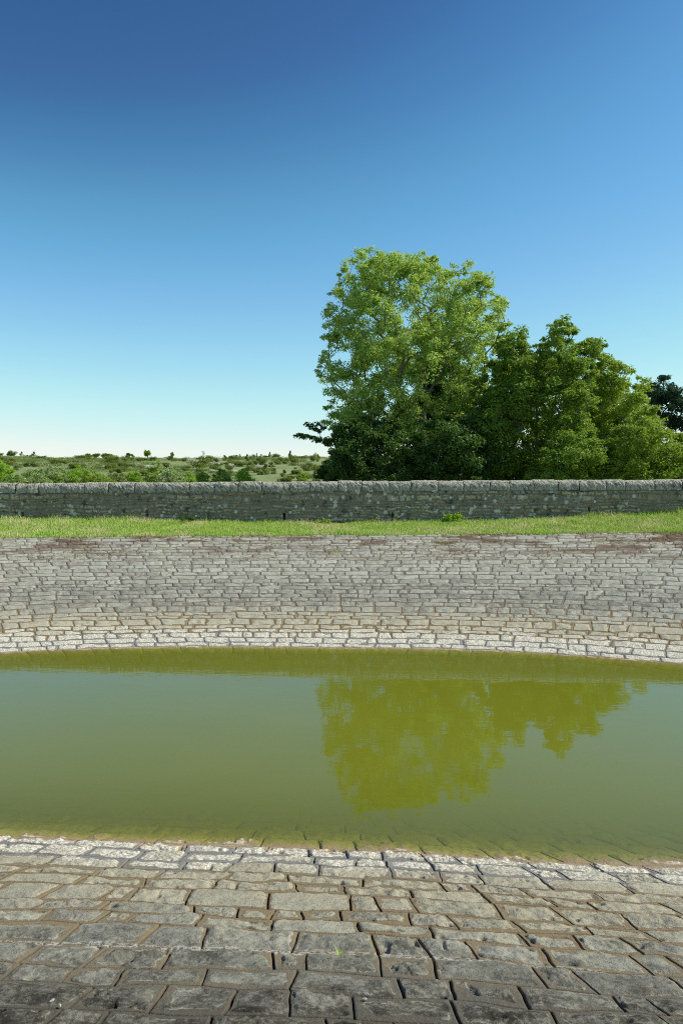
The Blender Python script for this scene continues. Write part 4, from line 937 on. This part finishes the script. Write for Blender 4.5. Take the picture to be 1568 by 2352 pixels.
for i, (px, py, h, lb) in enumerate([(372, 1262, .08, 'small green tuft between the upper far courses left of centre'), (768, 1269, .12, 'thin upright tuft on the far bank near its middle'), (183, 1275, .07, 'little green tuft in the upper left far bank'), (1018, 1246, .10, 'yellowish tuft high on the far bank under the ash'), (1382, 1246, .08, 'green tuft near the top of the far bank at right'), (640, 1248, .08, 'green tuft in the top far course left of the straw'), (779, 2199, .055, 'single thin green tuft on the near bank')]):
    P = bank_at(px, py); tuft(P[0], P[1], P[2], h, lb, 500+i, 10 if py > 2000 else 40, .01 if py > 2000 else .10)

# pebbles lying on the near bank
for i, (px, py, s, lb) in enumerate([(833, 2300, .011, 'white pebble on the dark near paving at the bottom centre'), (722, 2088, .010, 'tiny white pebble near the middle of the near bank'), (984, 2110, .010, 'tiny pale pebble right of centre on the near bank'), (124, 2304, .012, 'white pebble at the lower left of the near bank'), (139, 2316, .010, 'second white pebble just right of the one at lower left'), (790, 2093, .008, 'small pale pebble on a block just right of the middle')]):
    P = bank_at(px, py); rg = np.random.default_rng(i); import bmesh
    bm = bmesh.new(); bmesh.ops.create_icosphere(bm, subdivisions=2, radius=1)
    for v in bm.verts: v.co = Vector((v.co.x*1.5, v.co.y, v.co.z*.7))*s*.7*(1+.15*math.sin(v.co.x*4+i)+.1*math.cos(v.co.y*5))
    me = bpy.data.meshes.new('pebble'); bm.to_mesh(me); bm.free(); me.materials.append(M_ROCK)
    o = bpy.data.objects.new('pebble', me); COL.objects.link(o); o.location = (P[0], P[1], P[2]+.012); o.rotation_euler = (0, 0, i*1.3); tag(o, lb, 'pebble')

# goldfish just under the surface
def goldfish():
    m = mat_plain('orange_scales', (.55, .10, .02), (.75, .20, .03), 30, .4)
    spots = [(820, 1642, 'leftmost orange goldfish of the three under the far bank reflection'), ]
    spots = [(at_water(424, 1539), 'orange goldfish in the green strip at left of the other two there'), (at_water(512, 1545), 'orange goldfish in the middle of the green strip below the far bank'), (at_water(592, 1533), 'orange goldfish nearest the far bank and farthest right'),
             (at_water(430, 1752), 'lone reddish goldfish out in the open water'), (at_water(312, 1587), 'small red goldfish where the sky reflection begins'), (at_water(406, 1572), 'small pinkish goldfish at the edge of the bank reflection')]
    for i, ((X, Y), lb) in enumerate(spots):
        root = empty('goldfish', (X, Y, -.006)); tag(root, lb, 'goldfish', 'goldfish in the pond'); root.rotation_euler = (0, 0, (i*1.1) % .9-.3)
        L = .10; b = MeshBag(); xs = np.linspace(-.5, .42, 9)*L; rr = np.array([.02, .08, .12, .14, .145, .13, .10, .06, .03])*L*1.0
        tube(b, np.stack([xs, 0*xs, 0*xs-.008], -1), rr, 8); b.build('body', m, root, True)
        b = MeshBag(); b.add([(.40*L, .0, -.004), (.62*L, .09*L, -.001), (.55*L, 0, -.002), (.62*L, -.09*L, -.003)], [(0, 1, 2, 3)]); b.build('tail', m, root)
def at_water(px, py):
    a = (px-784)/F; b = (1176-py)/F; dz = -SP_+b*CP; k = -EYE/dz; return a*k, (CP+b*SP_)*k
goldfish()
